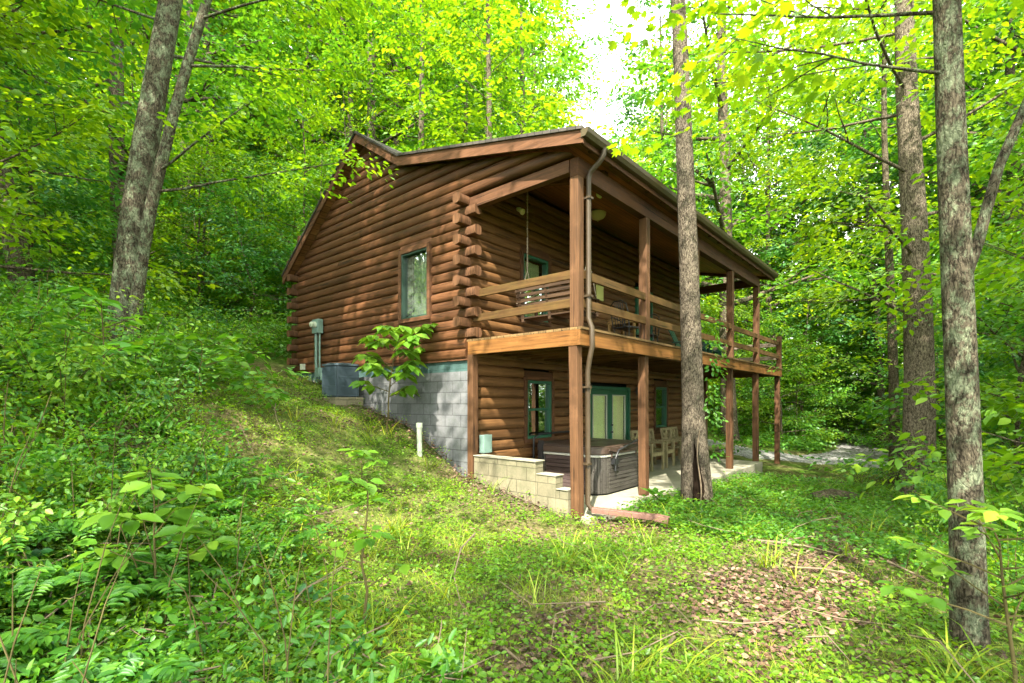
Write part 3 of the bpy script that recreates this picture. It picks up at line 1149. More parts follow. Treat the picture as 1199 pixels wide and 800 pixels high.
# air conditioner
ac_c = (5.42, 9.40, gz(5.42, 9.40) + .02)
ac = thing('air_conditioner', 'blue grey outdoor air conditioning unit with a slatted casing beside the log wall', 'air conditioner', ac_c, R(4))
s_ = .265
m = MB()
rslab(m, rrect(-s_ + .02, s_ - .02, -s_ + .02, s_ - .02, .06), .06, .70)
m.build('casing', M['acbody'], ac)
m = MB()
for i in range(19):
    t = -s_ + .03 + i * (2 * s_ - .06) / 18
    for y in (-s_, s_):
        m.box(t - .007, t + .007, y - .006, y + .006, .09, .67)
        m.box(y - .006, y + .006, t - .007, t + .007, .09, .67)
for zz in (.09, .28, .47, .66):
    for y in (-s_ - .004, s_ + .004):
        m.box(-s_ + .02, s_ - .02, y - .004, y + .004, zz - .009, zz + .009)
        m.box(y - .004, y + .004, -s_ + .02, s_ - .02, zz - .009, zz + .009)
m.build('grille', M['acgrille'], ac)
m = MB()
rslab(m, rrect(-s_ - .015, s_ + .015, -s_ - .015, s_ + .015, .07), .70, .735)
for i in range(5):
    r = .06 + .05 * i
    m.tube([(r * math.cos(a), r * math.sin(a), .742) for a in np.linspace(0, 2 * math.pi, 25)], .005, 5, cap=False)
m.build('top_cover', M['acgrille'], ac)
m = MB().box(-s_ - .06, s_ + .06, -s_ - .06, s_ + .06, -.25, .055)
m.build('base_pad', M['block'], ac, bevel=.01)

# electric meter
em = thing('electric_meter', 'grey green electric meter box with conduits on the gable wall', 'electric meter', (5.79, 10.95, .45))
m = MB().box(-.13, .0, -.15, .13, 1.14, 1.46)
m.build('meter_box', M['steel'], em, bevel=.008)
m = MB()
m.lathe((0, 0, 0), [(.075, 0), (.075, .03), (.068, .035), (.066, .10), (.045, .12), (.01, .125)], 20)
mm = Matrix.Translation((-.13, -.02, 1.33)) @ Matrix.Rotation(R(-90), 4, 'Y')
m.v = [tuple(mm @ Vector(p)) for p in m.v]
m.build('meter_dial', M['pvc'], em, smooth=40)
m = MB()
m.tube([(-.06, .06, -.25), (-.06, .06, 1.14)], .036, 10)
m.tube([(-.06, -.10, .34), (-.06, -.10, 1.14)], .022, 8)
m.build('conduit', M['steel'], em, smooth=40)
m = MB().box(-.13, .0, -.17, -.02, .12, .34)
m.build('junction_box', M['steel'], em, bevel=.006)
m = MB().box(-.13, .0, -.42, -.24, .05, .21)
m.build('disconnect_box', M['steel'], em, bevel=.006)
m = MB().box(-.09, .0, .70, .80, .33, .47).build('outlet_box', M['pvc'], bevel=.006)
m.location = (5.79, 10.95, .45)
tag(m, 'small pale outlet box low on the gable wall left of the meter conduits', 'outlet box')

vp = MB()
vp.tube([(0, 0, -.3), (0, 0, .47)], .045, 14)
vp.tube([(0, 0, .46), (0, 0, .54)], .056, 14)
o = vp.build('vent_pipe', M['pvc'], smooth=40)
o.location = (5.30, 6.67, gz(5.30, 6.67))
o.rotation_euler = (R(1.5), R(-2), 0)
tag(o, 'short pale green plastic vent pipe standing in the slope below the foundation', 'vent pipe')

ub = thing('utility_box', 'grey green utility box on the lower wall by the corner of the cabin', 'utility box', (6.17, 6.03, -.72))
MB().box(-.095, .095, -.11, .0, -.155, .155).build('box_body', M['steel'], ub, bevel=.008)
MB().box(-.10, .10, -.122, -.112, -.15, .16).build('cover', M['steel'], ub, bevel=.004)
m = MB()
m.tube([(.0, -.05, -.15), (.0, -.05, -.45)], .012, 6)
m.build('cable', M['black'], ub)


def lantern(loc, label):
    t = thing('wall_lantern', label, 'wall lantern', loc, 0, 'lanterns beside the patio door')
    MB().box(-.05, .05, -.02, 0, -.10, .10).build('back_plate', M['black'], t, bevel=.006)
    m = MB()
    m.tube([(0, -.02, .06), (0, -.08, .12), (0, -.14, .10)], .010, 6)
    m.lathe((0, -.14, 0), [(.085, .05), (.06, .09), (.012, .11)], 12)
    for a in range(6):
        c_, s2 = math.cos(a * math.pi / 3), math.sin(a * math.pi / 3)
        m.tube([(.07 * c_, -.14 + .07 * s2, .05), (.045 * c_, -.14 + .045 * s2, -.13)], .005, 5)
    m.build('lamp_frame', M['black'], t)
    m = MB()
    m.lathe((0, -.14, 0), [(.04, -.13), (.062, .048)], 12)
    m.build('lamp_shade', M['lampglass'], t, smooth=40)
    return t


lantern((9.35, 6.03, .31), 'small black wall lantern left of the green patio doors')
lantern((11.88, 6.03, .29), 'small black wall lantern right of the green patio doors')

cl = thing('ceiling_lamp', 'frosted dome lamp on the porch ceiling', 'ceiling lamp', (9.0, 5.45, roof_top(5.45) - .10))
m = MB()
m.lathe((0, 0, 0), [(.19, .02), (.19, -.03), (.17, -.035)], 24)
m.build('lamp_base', M['gutter'], cl, smooth=40)
m = MB()
m.lathe((0, 0, 0), [(.175, -.036), (.165, -.09), (.125, -.145), (.06, -.178), (.012, -.185)], 24)
m.lathe((0, 0, 0), [(.012, -.184), (.016, -.2), (.006, -.22)], 10)
m.build('lamp_shade', M['lampglass'], cl, smooth=60)


def flood(loc, rz, label):
    t = thing('floodlight', label, 'floodlight', loc, rz, 'porch floodlights')
    m = MB()
    m.lathe((0, 0, 0), [(.05, 0), (.05, -.03)], 14)
    m.build('mount', M['pvc'], t)
    for sx in (-1, 1):
        m = MB()
        m.lathe((0, 0, 0), [(.02, 0), (.028, .05), (.055, .12), (.052, .125), (.005, .118)], 14)
        mt = Matrix.Translation((.03 * sx, 0, -.04)) @ Matrix.Rotation(R(40 * sx), 4, 'Y') @ Matrix.Rotation(R(125), 4, 'X')
        m.v = [tuple(mt @ Vector(p)) for p in m.v]
        m.build('lamp_head', M['lampglass'], t, smooth=40)


flood((7.05, 5.96, 3.60), 0, 'pale twin floodlight high on the porch wall above the swing')
flood((6.95, 4.10, 3.42), R(180), 'pale twin floodlight on the front beam of the porch roof')

# porch swing hung from the ceiling beam
sw = thing('porch_swing', 'dark slatted wooden porch swing hanging on chains at the near end of the porch', 'porch swing', (6.90, 5.0, DZ))
OS = (6.90, 5.0, DZ)
m = MB()
for i in range(5):
    x = 6.72 + i * .095
    m.box(x, x + .075, 4.36, 5.64, 1.46, 1.485)
for y in (4.42, 5.0, 5.58):
    m.box(6.70, 7.20, y - .025, y + .025, 1.40, 1.458)
m.build('seat', M['swing'], sw, OS, bevel=.004)
m = MB()
for i in range(5):
    z = 1.56 + i * .085
    x = 6.70 - (z - 1.5) * .30
    m.box(x - .012, x + .012, 4.36, 5.64, z, z + .065)
for y in (4.42, 5.0, 5.58):
    m.bar((6.735, y, 1.42), (6.57, y, 1.98), .05, .035, (1, 0, 0))
m.build('backrest', M['swing'], sw, OS, bevel=.004)
for y in (4.36, 5.64):
    m = MB()
    m.bar((6.64, y, 1.70), (7.20, y, 1.70), .07, .025)
    m.bar((7.16, y, 1.42), (7.16, y, 1.69), .05, .04, (0, 1, 0))
    m.build('armrest', M['swing'], sw, OS, bevel=.004)
    m = MB()
    top = Vector((6.91, y, roof_top(y) - .26))
    jn = Vector((6.91, y, 2.35))
    m.tube([top, jn], .010, 6)
    m.tube([jn, (6.62, y, 1.72)], .008, 6)
    m.tube([jn, (7.16, y, 1.72)], .008, 6)
    for i in range(26):
        p = top.lerp(jn, i / 26)
        m.tube([p + Vector((0, 0, .012)), p - Vector((0, 0, .012))], .016, 5)
    m.build('chain', M['grey_rail'], sw, OS)

# panel on the porch wall
m = MB().box(9.84, 10.14, 5.985, 6.015, 2.35, 2.84).build('wall_panel', M['yellow'], bevel=.006)
m.data.transform(Matrix.Translation((-10, -6, -2.5)))
m.location = (10, 6, 2.5)
tag(m, 'small pale yellow green panel fixed to the porch wall between window and door', 'wall panel')

# porch table and two metal chairs
tb = thing('porch_table', 'small square wooden table on metal legs behind the porch rails', 'table', (9.75, 5.15, DZ))
m = MB()
for i in range(6):
    m.box(-.36, .36, -.36 + i * .121, -.36 + i * .121 + .115, .68, .71)
m.build('tabletop', M['tablewood'], tb, bevel=.005)
m = MB().box(-.32, .32, -.32, -.30, .60, .678)
m.box(-.32, .32, .30, .32, .60, .678).box(-.32, -.30, -.298, .298, .60, .678).box(.30, .32, -.298, .298, .60, .678)
m.build('apron', M['tablewood'], tb)
for sx in (-1, 1):
    for sy in (-1, 1):
        m = MB()
        m.bar((.29 * sx, .29 * sy, 0), (.29 * sx, .29 * sy, .68), .045, .045, (1, 0, 0))
        m.build('leg', M['tablewood'], tb)


def metal_chair(loc, rz, label):
    t = thing('metal_chair', label, 'chair', loc, rz, 'metal chairs at the porch table')
    m = MB()
    rslab(m, rrect(-.21, .21, -.21, .21, .08), .43, .45)
    m.build('seat', M['black'], t)
    for sx in (-1, 1):
        for sy in (-1, 1):
            m = MB()
            m.tube([(.18 * sx, .18 * sy, .43), (.21 * sx, .22 * sy, 0)], .011, 6)
            m.build('leg', M['black'], t)
        m = MB()
        pts = [(.23 * sx, -.16, .44), (.25 * sx, -.20, .56)]
        pts += [(.25 * sx, -.17 + .045 * math.cos(a) - .02, .62 + .05 * math.sin(a)) for a in np.linspace(math.pi, -.4, 8)]
        pts += [(.24 * sx, .05, .66), (.22 * sx, .21, .66)]
        m.tube(pts, .010, 6)
        m.build('armrest', M['black'], t, smooth=60)
    m = MB()
    m.tube([(-.20, .20, .44), (-.21, .25, .70), (-.19, .29, .88), (-.10, .31, .95), (.10, .31, .95), (.19, .29, .88), (.21, .25, .70), (.20, .20, .44)], .012, 6)
    for i in range(5):
        x = -.12 + i * .06
        m.tube([(x, .21, .45), (x, .26, .70), (x * .8, .30, .93)], .007, 5)
    m.build('backrest', M['black'], t, smooth=60)


metal_chair((9.15, 4.85, DZ), R(80), 'black metal chair left of the porch table')
metal_chair((10.45, 5.05, DZ), R(-80), 'black metal chair right of the porch table')


def lounge(loc, rz, label):
    t = thing('slatted_armchair', label, 'armchair', loc, rz, 'dark green slatted armchairs on the porch')
    m = MB()
    for i in range(5):
        a = (i + .5) / 5
        y = -.26 + .52 * a
        m.bar((-.25, y, .36 - .13 * a), (.25, y, .36 - .13 * a), .09, .02)
    m.build('seat', M['resin'], t)
    m = MB()
    for i in range(5):
        x = -.20 + i * .10
        m.bar((x * .9, .24, .20), (x * 1.12, .55, .93 - .9 * x * x), .088, .018, (0, 1, .4))
    m.bar((-.24, .36, .45), (.24, .36, .45), .03, .05)
    m.build('backrest', M['resin'], t)
    for sx in (-1, 1):
        m = MB()
        m.bar((.30 * sx, -.33, .53), (.30 * sx, .42, .50), .12, .022)
        m.build('armrest', M['resin'], t)
        m = MB()
        m.bar((.29 * sx, -.27, 0), (.29 * sx, -.27, .52), .025, .09, (0, 1, 0))
        m.build('leg', M['resin'], t)
        m = MB()
        m.bar((.26 * sx, -.24, .36), (.26 * sx, .52, .0), .025, .11)
        m.build('leg', M['resin'], t)


lounge((12.95, 5.0, DZ), R(8), 'dark green slatted armchair on the porch, nearer the door')
lounge((13.95, 5.0, DZ), R(-5), 'dark green slatted armchair on the porch, half behind the tree trunk')


def patio_chair(loc, rz, label):
    t = thing('patio_chair', label, 'chair', loc, rz, 'wooden chairs on the patio')
    W_ = .25
    for sx in (-1, 1):
        m = MB()
        m.bar((W_ * sx, -.24, 0), (W_ * sx, -.24, .62), .05, .045, (1, 0, 0))
        m.build('leg', M['chairwood'], t)
        m = MB()
        m.bar((W_ * sx, .24, 0), (W_ * sx, .25, .44), .05, .045, (1, 0, 0))
        m.bar((W_ * sx, .25, .44), (W_ * sx, .33, .93), .05, .04, (1, 0, 0))
        m.build('leg', M['chairwood'], t)
        m = MB()
        m.bar((W_ * sx, -.27, .635), (W_ * sx, .28, .635), .055, .028)
        m.build('armrest', M['chairwood'], t)
    m = MB()
    for i in range(6):
        y = -.25 + i * .082
        m.box(-.235, .235, y, y + .072, .415, .437)
    m.box(-.22, .22, -.255, -.23, .345, .412)
    m.build('seat', M['chairwood'], t)
    m = MB()
    m.bar((-.225, .325, .90), (.225, .325, .90), .03, .07)
    m.bar((-.225, .265, .52), (.225, .265, .52), .03, .045)
    for c_ in (-.11, .11):
        m.bar((c_ - .10, .270, .54), (c_ + .10, .318, .87), .024, .034, (0, 1, 0))
        m.bar((c_ + .10, .273, .54), (c_ - .10, .321, .87), .024, .034, (0, 1, 0))
    m.bar((0, .27, .54), (0, .32, .87), .028, .03, (0, 1, 0))
    m.build('backrest', M['chairwood'], t)


patio_chair((11.25, 5.40, -1.63), R(-6), 'pale wooden patio chair with crossed back, partly behind the hot tub')
patio_chair((12.05, 5.45, -1.63), R(4), 'pale wooden patio chair with crossed back, just right of the second deck post')
patio_chair((12.95, 5.40, -1.63), R(-3), 'pale wooden patio chair with crossed back, in the clear under the patio window')
patio_chair((13.65, 5.45, -1.63), R(7), 'pale wooden patio chair with crossed back, half hidden by the tree trunk')

# landscape timber beyond the patio
te = thing('timber_edging', 'weathered timber edging with a short post beyond the far end of the patio', 'timber edging', (17.9, 6.0, gz(17.9, 6)))
m = MB()
m.tube([(-1.2, .25, .12), (.0, .05, .14), (.9, -.1, .13)], .09, 10)
m.build('timber', M['chairwood'], te, smooth=50)
m = MB()
m.tube([(1.05, -.15, -.2), (1.05, -.15, .36)], .10, 10)
m.build('post', M['chairwood'], te, smooth=50)

# ------------------------------------------------------------------ vegetation
NPR = np.random.default_rng(11)

T_OVAL = np.array([(0, 0, 0), (-.25, .25, .05), (-.27, .58, .06), (0, 1, -.06), (.27, .58, .06), (.25, .25, .05)])
F_OVAL = [(0, 3, 2, 1), (0, 5, 4, 3)]
T_DIA = np.array([(0, 0, 0), (-.30, .48, .05), (0, 1, -.05), (.30, .48, .05)])
F_DIA = [(0, 2, 1), (0, 3, 2)]
T_MAP = np.array([(0, 0, 0), (-.30, .08, .03), (-.52, .42, .02), (-.26, .46, .03), (-.30, .80, .0), (-.10, .66, .02), (0, 1.05, -.07),
                  (.10, .66, .02), (.30, .80, .0), (.26, .46, .03), (.52, .42, .02), (.30, .08, .03)])
F_MAP = [(0, 6, 5, 4, 3, 2, 1), (0, 11, 10, 9, 8, 7, 6)]
T_BLADE = np.array([(-.013, 0, 0), (.013, 0, 0), (.013, .42, .06), (.009, .78, .26), (0, .98, .60), (-.009, .78, .26), (-.013, .42, .06)])
F_BLADE = [(0, 1, 2, 6), (6, 2, 3, 5), (5, 3, 4)]
T_LONG = np.array([(0, 0, 0), (-.17, .30, .05), (-.15, .65, .04), (0, 1, -.12), (.15, .65, .04), (.17, .30, .05)])


def norm(a):
    return a / np.maximum(np.linalg.norm(a, axis=-1, keepdims=True), 1e-9)


class Leaves:
    def __init__(self, T=T_OVAL, F=F_OVAL):
        self.T, self.F, self.P, self.D, self.N, self.S = T, F, [], [], [], []

    def add(self, P, D, N, S):
        self.P.append(P); self.D.append(D); self.N.append(N)
        self.S.append(np.broadcast_to(np.asarray(S, float), (len(P),)))

    def build(self, name, mat, parent=None, origin=(0, 0, 0), loc=None):
        P = np.concatenate(self.P) - np.array(origin)
        D = norm(np.concatenate(self.D))
        N = np.concatenate(self.N)
        S = np.concatenate(self.S)
        X = norm(np.cross(D, N))
        N = np.cross(X, D)
        T = self.T
        V = P[:, None, :] + S[:, None, None] * (T[None, :, 0:1] * X[:, None, :] + T[None, :, 1:2] * D[:, None, :] + T[None, :, 2:3] * N[:, None, :])
        n, k = len(P), len(T)
        V = V.reshape(-1, 3)
        loops = np.concatenate([np.array(f) for f in self.F])
        cnt = np.array([len(f) for f in self.F])
        L = (loops[None, :] + (np.arange(n) * k)[:, None]).ravel()
        tot = np.tile(cnt, n)
        start = np.concatenate([[0], np.cumsum(tot)[:-1]])
        me = bpy.data.meshes.new(name)
        me.vertices.add(len(V))
        me.vertices.foreach_set('co', V.astype(np.float32).ravel())
        me.loops.add(len(L))
        me.loops.foreach_set('vertex_index', L.astype(np.int32))
        me.polygons.add(len(tot))
        me.polygons.foreach_set('loop_start', start.astype(np.int32))
        me.update(calc_edges=True)
        me.validate()
        me.materials.append(mat)
        o = bpy.data.objects.new(name, me)
        C.objects.link(o)
        if parent: o.parent = parent
        if loc is not None: o.location = loc
        return o


def sprays(lv, c, d, n, length, size, droop=0.25, tilt=0.24, wid=0.28, up=None):
    """flat leafy twigs: c (N,3) twig roots, d (N,3) twig directions, n leaves on each"""
    N = len(c)
    d = norm(d)
    upv = np.tile([0, 0, 1.0], (N, 1)) + NPR.normal(0, tilt, (N, 3))
    side = norm(np.cross(d, upv))
    nrm = np.cross(side, d)
    t = (np.arange(n) + .5) / n
    L = length * NPR.uniform(.7, 1.3, (N, 1))
    tt = np.clip(t[None, :] + NPR.normal(0, .05, (N, n)), 0, 1)
    sgn = np.where(np.arange(n) % 2 == 0, 1.0, -1.0)[None, :] * np.ones((N, 1))
    off = sgn * NPR.uniform(.15, 1.0, (N, n)) * wid * L * (1 - .55 * tt)
    P = c[:, None, :] + d[:, None, :] * (tt * L)[..., None] + side[:, None, :] * off[..., None] + nrm[:, None, :] * NPR.normal(0, .07, (N, n, 1)) * L[..., None]
    P[..., 2] -= droop * (tt ** 2) * L
    D = d[:, None, :] * NPR.uniform(.35, 1.0, (N, n, 1)) + side[:, None, :] * (sgn * NPR.uniform(.4, 1.0, (N, n)))[..., None]
    D[..., 2] -= NPR.uniform(.0, .6, (N, n))
    NN = nrm[:, None, :] + NPR.normal(0, .30, (N, n, 3))
    S = size * NPR.uniform(.6, 1.25, (N, n))
    lv.add(P.reshape(-1, 3), D.reshape(-1, 3), NN.reshape(-1, 3), S.ravel())


def limb_pts(p0, az, el, length, rng, n=6, rise=0.15, wob=0.08):
    pts = [Vector(p0)]
    d = Vector((math.cos(az) * math.cos(el), math.sin(az) * math.cos(el), math.sin(el)))
    for i in range(n - 1):
        d = (d + Vector((rng.uniform(-wob, wob), rng.uniform(-wob, wob), rng.uniform(-wob, wob) + rise / n))).normalized()
        pts.append(pts[-1] + d * (length / (n - 1)))
    return pts


def interp(pts, t):
    f = t * (len(pts) - 1)
    i = min(int(f), len(pts) - 2)
    return pts[i].lerp(pts[i + 1], f - i)


def even(pts, n=24):
    pts = [Vector(p) for p in pts]
    acc = [0.0]
    for i in range(len(pts) - 1): acc.append(acc[-1] + (pts[i + 1] - pts[i]).length)
    out = []
    for k in range(n + 1):
        f = acc[-1] * k / n
        i = 0
        while i < len(pts) - 2 and acc[i + 1] < f: i += 1
        out.append(pts[i].lerp(pts[i + 1], (f - acc[i]) / max(acc[i + 1] - acc[i], 1e-9)))
    for _ in range(2):
        out = [out[0]] + [(out[i - 1] + out[i] * 2 + out[i + 1]) / 4 for i in range(1, n)] + [out[-1]]
    return out


def grow(seed, trunk, r0, r1, limbs, leaf_size, spl, n_leaf, spray_len, bark_m, leaf_m, parent, T=T_OVAL, F=F_OVAL,
         twig_spread=.7, top=True, seg=12, flare=.35, jit=.04, droop=.25, limb_r=.32, sub=3, carve=None, nseg=14):
    """trunk: list of points; limbs: list of (t on trunk, azimuth, elevation, length); spl: sprays per metre of limb"""
    rng = random.Random(seed)
    m = MB()
    n = nseg
    trunk = even(trunk)
    pts = [interp(trunk, i / n) for i in range(n + 1)]
    if flare:
        pts = [trunk[0], interp(trunk, .012), interp(trunk, .03)] + pts[1:]
        rr = [r0 * (1 + flare), r0 * (1 + flare * .45), r0 * (1 + flare * .12)] + [r0 + (r1 - r0) * (i / n) ** .9 for i in range(1, n + 1)]
    else:
        rr = [r0 + (r1 - r0) * (i / n) ** .9 for i in range(n + 1)]
    m.tube(pts, rr, seg, True, jit, rng)
    if carve:
        for i in range(len(pts)):
            for k in range(seg):
                v_ = Vector(m.v[i * seg + k])
                d_ = v_ - pts[i]
                m.v[i * seg + k] = tuple(pts[i] + d_ * carve(pts[i].z, math.atan2(d_.y, d_.x)))
    lv = Leaves(T, F)
    cs, ds_ = [], []
    for (t, az, el, ln) in limbs:
        p = interp(trunk, t)
        r = max(.012, (r0 + (r1 - r0) * t) * limb_r * min(1.4, ln / 2.5 + .4))
        lp = limb_pts(p, az, el, ln, rng)
        m.tube(lp, [r * (1 - .8 * i / (len(lp) - 1)) for i in range(len(lp))], 6, False)
        lines = [lp]
        for q in range(sub):
            tq = rng.uniform(.3, .85)
            a2 = az + rng.choice((-1, 1)) * rng.uniform(.5, 1.1)
            sp = limb_pts(interp(lp, tq), a2, el * .5 + rng.uniform(-.2, .25), ln * rng.uniform(.35, .6), rng, 5)
            m.tube(sp, [r * .45 * (1 - .8 * i / 4) for i in range(5)], 5, False)
            lines.append(sp)
        for q, line in enumerate(lines):
            L_ = sum((line[i + 1] - line[i]).length for i in range(len(line) - 1))
            k_ = max(2, int(L_ * spl))
            for _ in range(k_):
                tt = rng.uniform(.25 if q == 0 else .1, 1.0)
                c_ = interp(line, tt)
                dirv = (line[-1] - line[0]).normalized()
                a3 = math.atan2(dirv.y, dirv.x) + rng.gauss(0, .9)
                o_ = Vector((rng.gauss(0, twig_spread * .5), rng.gauss(0, twig_spread * .5), rng.gauss(0, twig_spread * .17)))
                cs.append(tuple(c_ + o_))
                ds_.append((math.cos(a3), math.sin(a3), rng.gauss(0.02, .28)))
    if cs:
        sprays(lv, np.array(cs), np.array(ds_), n_leaf, spray_len, leaf_size, droop)
    tr = m.build('trunk', bark_m, parent, smooth=75)
    if cs:
        lv.build('crown', leaf_m, parent)
    return tr


def auto_limbs(seed, n, t0, t1, rad, el0, el1, prof):
    rng = random.Random(seed)
    out = []
    for i in range(n):
        f = (i + rng.uniform(0, .9)) / n
        t = t0 + (t1 - t0) * f
        out.append((t, i * 2.399 + rng.uniform(-.5, .5), el0 + (el1 - el0) * f + rng.uniform(-.15, .15), rad * prof(f) * rng.uniform(.75, 1.2)))
    return out


def trunk_line(h, lean=(0, 0), wob=.15, seed=0, n=7):
    rng = random.Random(seed)
    out = []
    for i in range(n):
        f = i / (n - 1)
        out.append(Vector((lean[0] * f + (rng.uniform(-wob, wob) if 0 < i else 0), lean[1] * f + (rng.uniform(-wob, wob) if 0 < i else 0), -.25 + (h + .25) * f)))
    return out


def round_prof(f): return .45 + .75 * math.sin(math.pi * min(1, f * .85 + .12))
def cone_prof(f): return 1.1 - .75 * f


# prototypes -----------------------------------------------------------
G_TALL = 'forest trees of the wooded slopes'
G_UND = 'small understory trees of the woods'
L_TALL = ['tall slender forest tree with a yellow green crown in the woods around the cabin',
          'tall straight forest tree with a mid green crown in the woods around the cabin',
          'tall forest tree with a deep green crown in the woods around the cabin']
L_UND = ['low understory tree with layered yellow green sprays in the woods',
         'low understory tree with layered mid green sprays in the woods',
         'low understory tree with layered deep green sprays in the woods']
tall, und = [], []
for i in range(5):
    h = [19, 22, 17, 20, 24][i]
    t = thing('forest_tree', L_TALL[i % 3], 'tree', (0, 0, 0), 0, G_TALL)
    grow(40 + i, trunk_line(h, ((-.6, .5), (.4, .3), (.7, -.4), (0, .6), (-.3, -.3))[i], .22, i), [.19, .23, .16, .20, .25][i], .03,
         auto_limbs(60 + i, 24, .16, .99, 3.6, .15, .9, round_prof), .20, 3.4, 15, .85, M['bark_f'],
         [M['leaf_y'], M['leaf_g'], M['leaf_d'], M['leaf_y'], M['leaf_g']][i], t, twig_spread=1.0, seg=10)
    tall.append(t)
for i in range(4):
    h = [6.0, 7.5, 5.0, 8.5][i]
    t = thing('understory_tree', L_UND[i % 3], 'tree', (0, 0, 0), 0, G_UND)
    grow(140 + i, trunk_line(h, ((.5, .3), (-.4, .5), (.3, -.5), (-.3, -.4))[i], .15, 20 + i), [.05, .06, .04, .07][i], .012,
         auto_limbs(160 + i, 17, .12, .98, 2.3, .05, .7, cone_prof), .135, 5.2, 14, .70, M['bark_f'],
         [M['leaf_y'], M['leaf_g'], M['leaf_d'], M['leaf_y']][i], t, twig_spread=.6, seg=7, limb_r=.5)
    und.append(t)

used = {}


def place(protos, i, x, y, s=1.0, rz=None, label=None, name=None, dz=-.05, group='keep'):
    p = protos[i]
    if id(p) not in used:
        o = p
        used[id(p)] = 1
    else:
        o = copy_tree(p)
    o.location = (x, y, gz(x, y) + dz)
    o.rotation_euler = (0, 0, random.uniform(0, 6.28) if rz is None else rz)
    o.scale = (s, s, s * random.uniform(.92, 1.1))
    if label: o['label'] = label
    return o


def cam_uv(x, y):
    d = x * FW[0] + y * FW[1]
    l = x * RT[0] + y * RT[1]
    return d, 600 + FPX * l / max(d, .01)


def blocked(x, y, m=0.0):
    """keep clear: the cabin, the open slope in front of it, the drive"""
    if 3.6 - m < x < 18.6 + m and 1.0 - m < y < 13.6 + m: return True
    if x < 6 and 11 < y < 15.5 and x > 3.2 - m: return True
    if x * FW[0] + y * FW[1] < 5.0: return True
    if 17.4 - m < x < 31 and 1.0 - m * .4 < y < 4.6 + m * .4 + (x > 34) * 2: return True
    if 17.0 < x < 21.5 and 0 < y < 10: return True
    if x < 4.2 and y < 10.5: return True
    return False


rngp = random.Random(5)
spots = []


def try_spot(x, y, dmin):
    for (a, b) in spots:
        if (a - x) ** 2 + (b - y) ** 2 < dmin * dmin: return False
    spots.append((x, y))
    return True




# ------------------------------------------------------------------ trees that stand out
def at(u, d, z=0.0):
    l = (u - 600) / FPX * d
    return Vector((FW[0] * d + RT[0] * l, FW[1] * d + RT[1] * l, z))


AZR = R(HEAD - 90)          # towards picture right
AZL = AZR + math.pi


def named_tree(name, label, cat, base, line, top_h, r0, r1, limbs, auto, leaf_m, bark_m, seed, lsz=.12, spl=5, nl=14, slen=.6, T=T_OVAL, F=F_OVAL, spread=.6, flare=.35, seg=16, jit=.03, limb_r=.13, carve=None, nseg=14):
    """line: points above the base (offset along RT, offset along FW, height)"""
    t = thing(name, label, cat, (base.x, base.y, gz(base.x, base.y) - .05))
    pts = [Vector((RT[0] * a + FW[0] * b, RT[1] * a + FW[1] * b, c)) for (a, b, c) in line]
    grow(seed, pts, r0, r1, limbs + auto, lsz, spl, nl, slen, bark_m, leaf_m, t, T, F, spread, True, seg, flare, jit, .25, limb_r, carve=carve, nseg=nseg)
    spots.append((base.x, base.y))
    return t


# twin stemmed tree on the slope at the left
b = at(139, 7.5)
lt_ = named_tree('lichened_tree', 'thick leaning grey tree with a second thinner stem from its foot, on the brushy slope', 'tree', b,
                 [(0, 0, -.2), (.06, 0, .6), (.18, .05, 2.3), (.42, .1, 4.1), (.62, .2, 5.6), (.95, .5, 9), (1.2, .8, 17)], 17, .215, .05,
                 [(.33, AZL, .25, 2.0), (.30, AZR + .6, .15, 2.2), (.38, AZL - .6, .2, 2.6)],
                 auto_limbs(301, 22, .42, .98, 3.4, .15, .8, round_prof), M['leaf_g'], M['bark_l'], 300, .13, 4.2, 14, .7, spread=.8)
m = MB()
rng2 = random.Random(8)
line = [(.22, -.05, -.2), (.26, -.08, .5), (.50, -.12, 2.2), (.78, -.10, 3.4), (1.02, -.05, 4.5), (1.32, 0, 5.6), (1.9, .2, 8), (2.3, .3, 10.5)]
sp_ = [Vector((RT[0] * a_ + FW[0] * b_, RT[1] * a_ + FW[1] * b_, c_)) for (a_, b_, c_) in line]
sp_ = even(sp_)
lv = Leaves()
n = 16
m.tube([interp(sp_, i / n) for i in range(n + 1)], [.082 * (1 - .72 * i / n) + .012 for i in range(n + 1)], 10, True, .03, rng2)
cs, dd = [], []
for (t_, az, el, ln) in ((.27, AZR + .10, .10, 3.1), (.30, AZR - .45, .16, 2.6), (.45, AZR + .1, .1, 2.6), (.52, AZR - .3, .05, 2.9), (.60, AZR + .5, .2, 2.6), (.66, AZR, .15, 2.8),
                         (.74, AZL, .3, 2.0), (.80, AZR - .8, .3, 2.2), (.86, AZR + 1.2, .4, 2.0), (.92, AZL + 1, .6, 1.8), (.97, AZR, .7, 1.6)):
    lp = limb_pts(interp(sp_, t_), az, el, ln, rng2, 8, 0.0, .09)
    m.tube(lp, [.022 * (1 - .85 * i / 7) for i in range(8)], 6, False)
    for q in range(int(ln * 9)):
        tt = rng2.uniform(.3, 1)
        p_ = interp(lp, tt) + Vector((rng2.gauss(0, .16), rng2.gauss(0, .16), rng2.gauss(-.03, .07)))
        a3 = az + rng2.gauss(0, .8)
        cs.append(tuple(p_)); dd.append((math.cos(a3), math.sin(a3), rng2.gauss(-.05, .15)))
m.build('side_stem', M['bark_l'], lt_, smooth=75)
sprays(lv, np.array(cs), np.array(dd), 13, .5, .10, .2, .25)
lv.build('foliage', M['leaf_y'], lt_)

# tree against the porch, hollow at the foot
b = at(817, 8.2)
th = math.atan2(-b.y, -b.x)


def hollow_half(zz):
    return float(np.interp(zz, [-.3, 0, .25, .55, .85, 1.12, 1.2], [.62, .62, .56, .42, .26, .07, 0]))


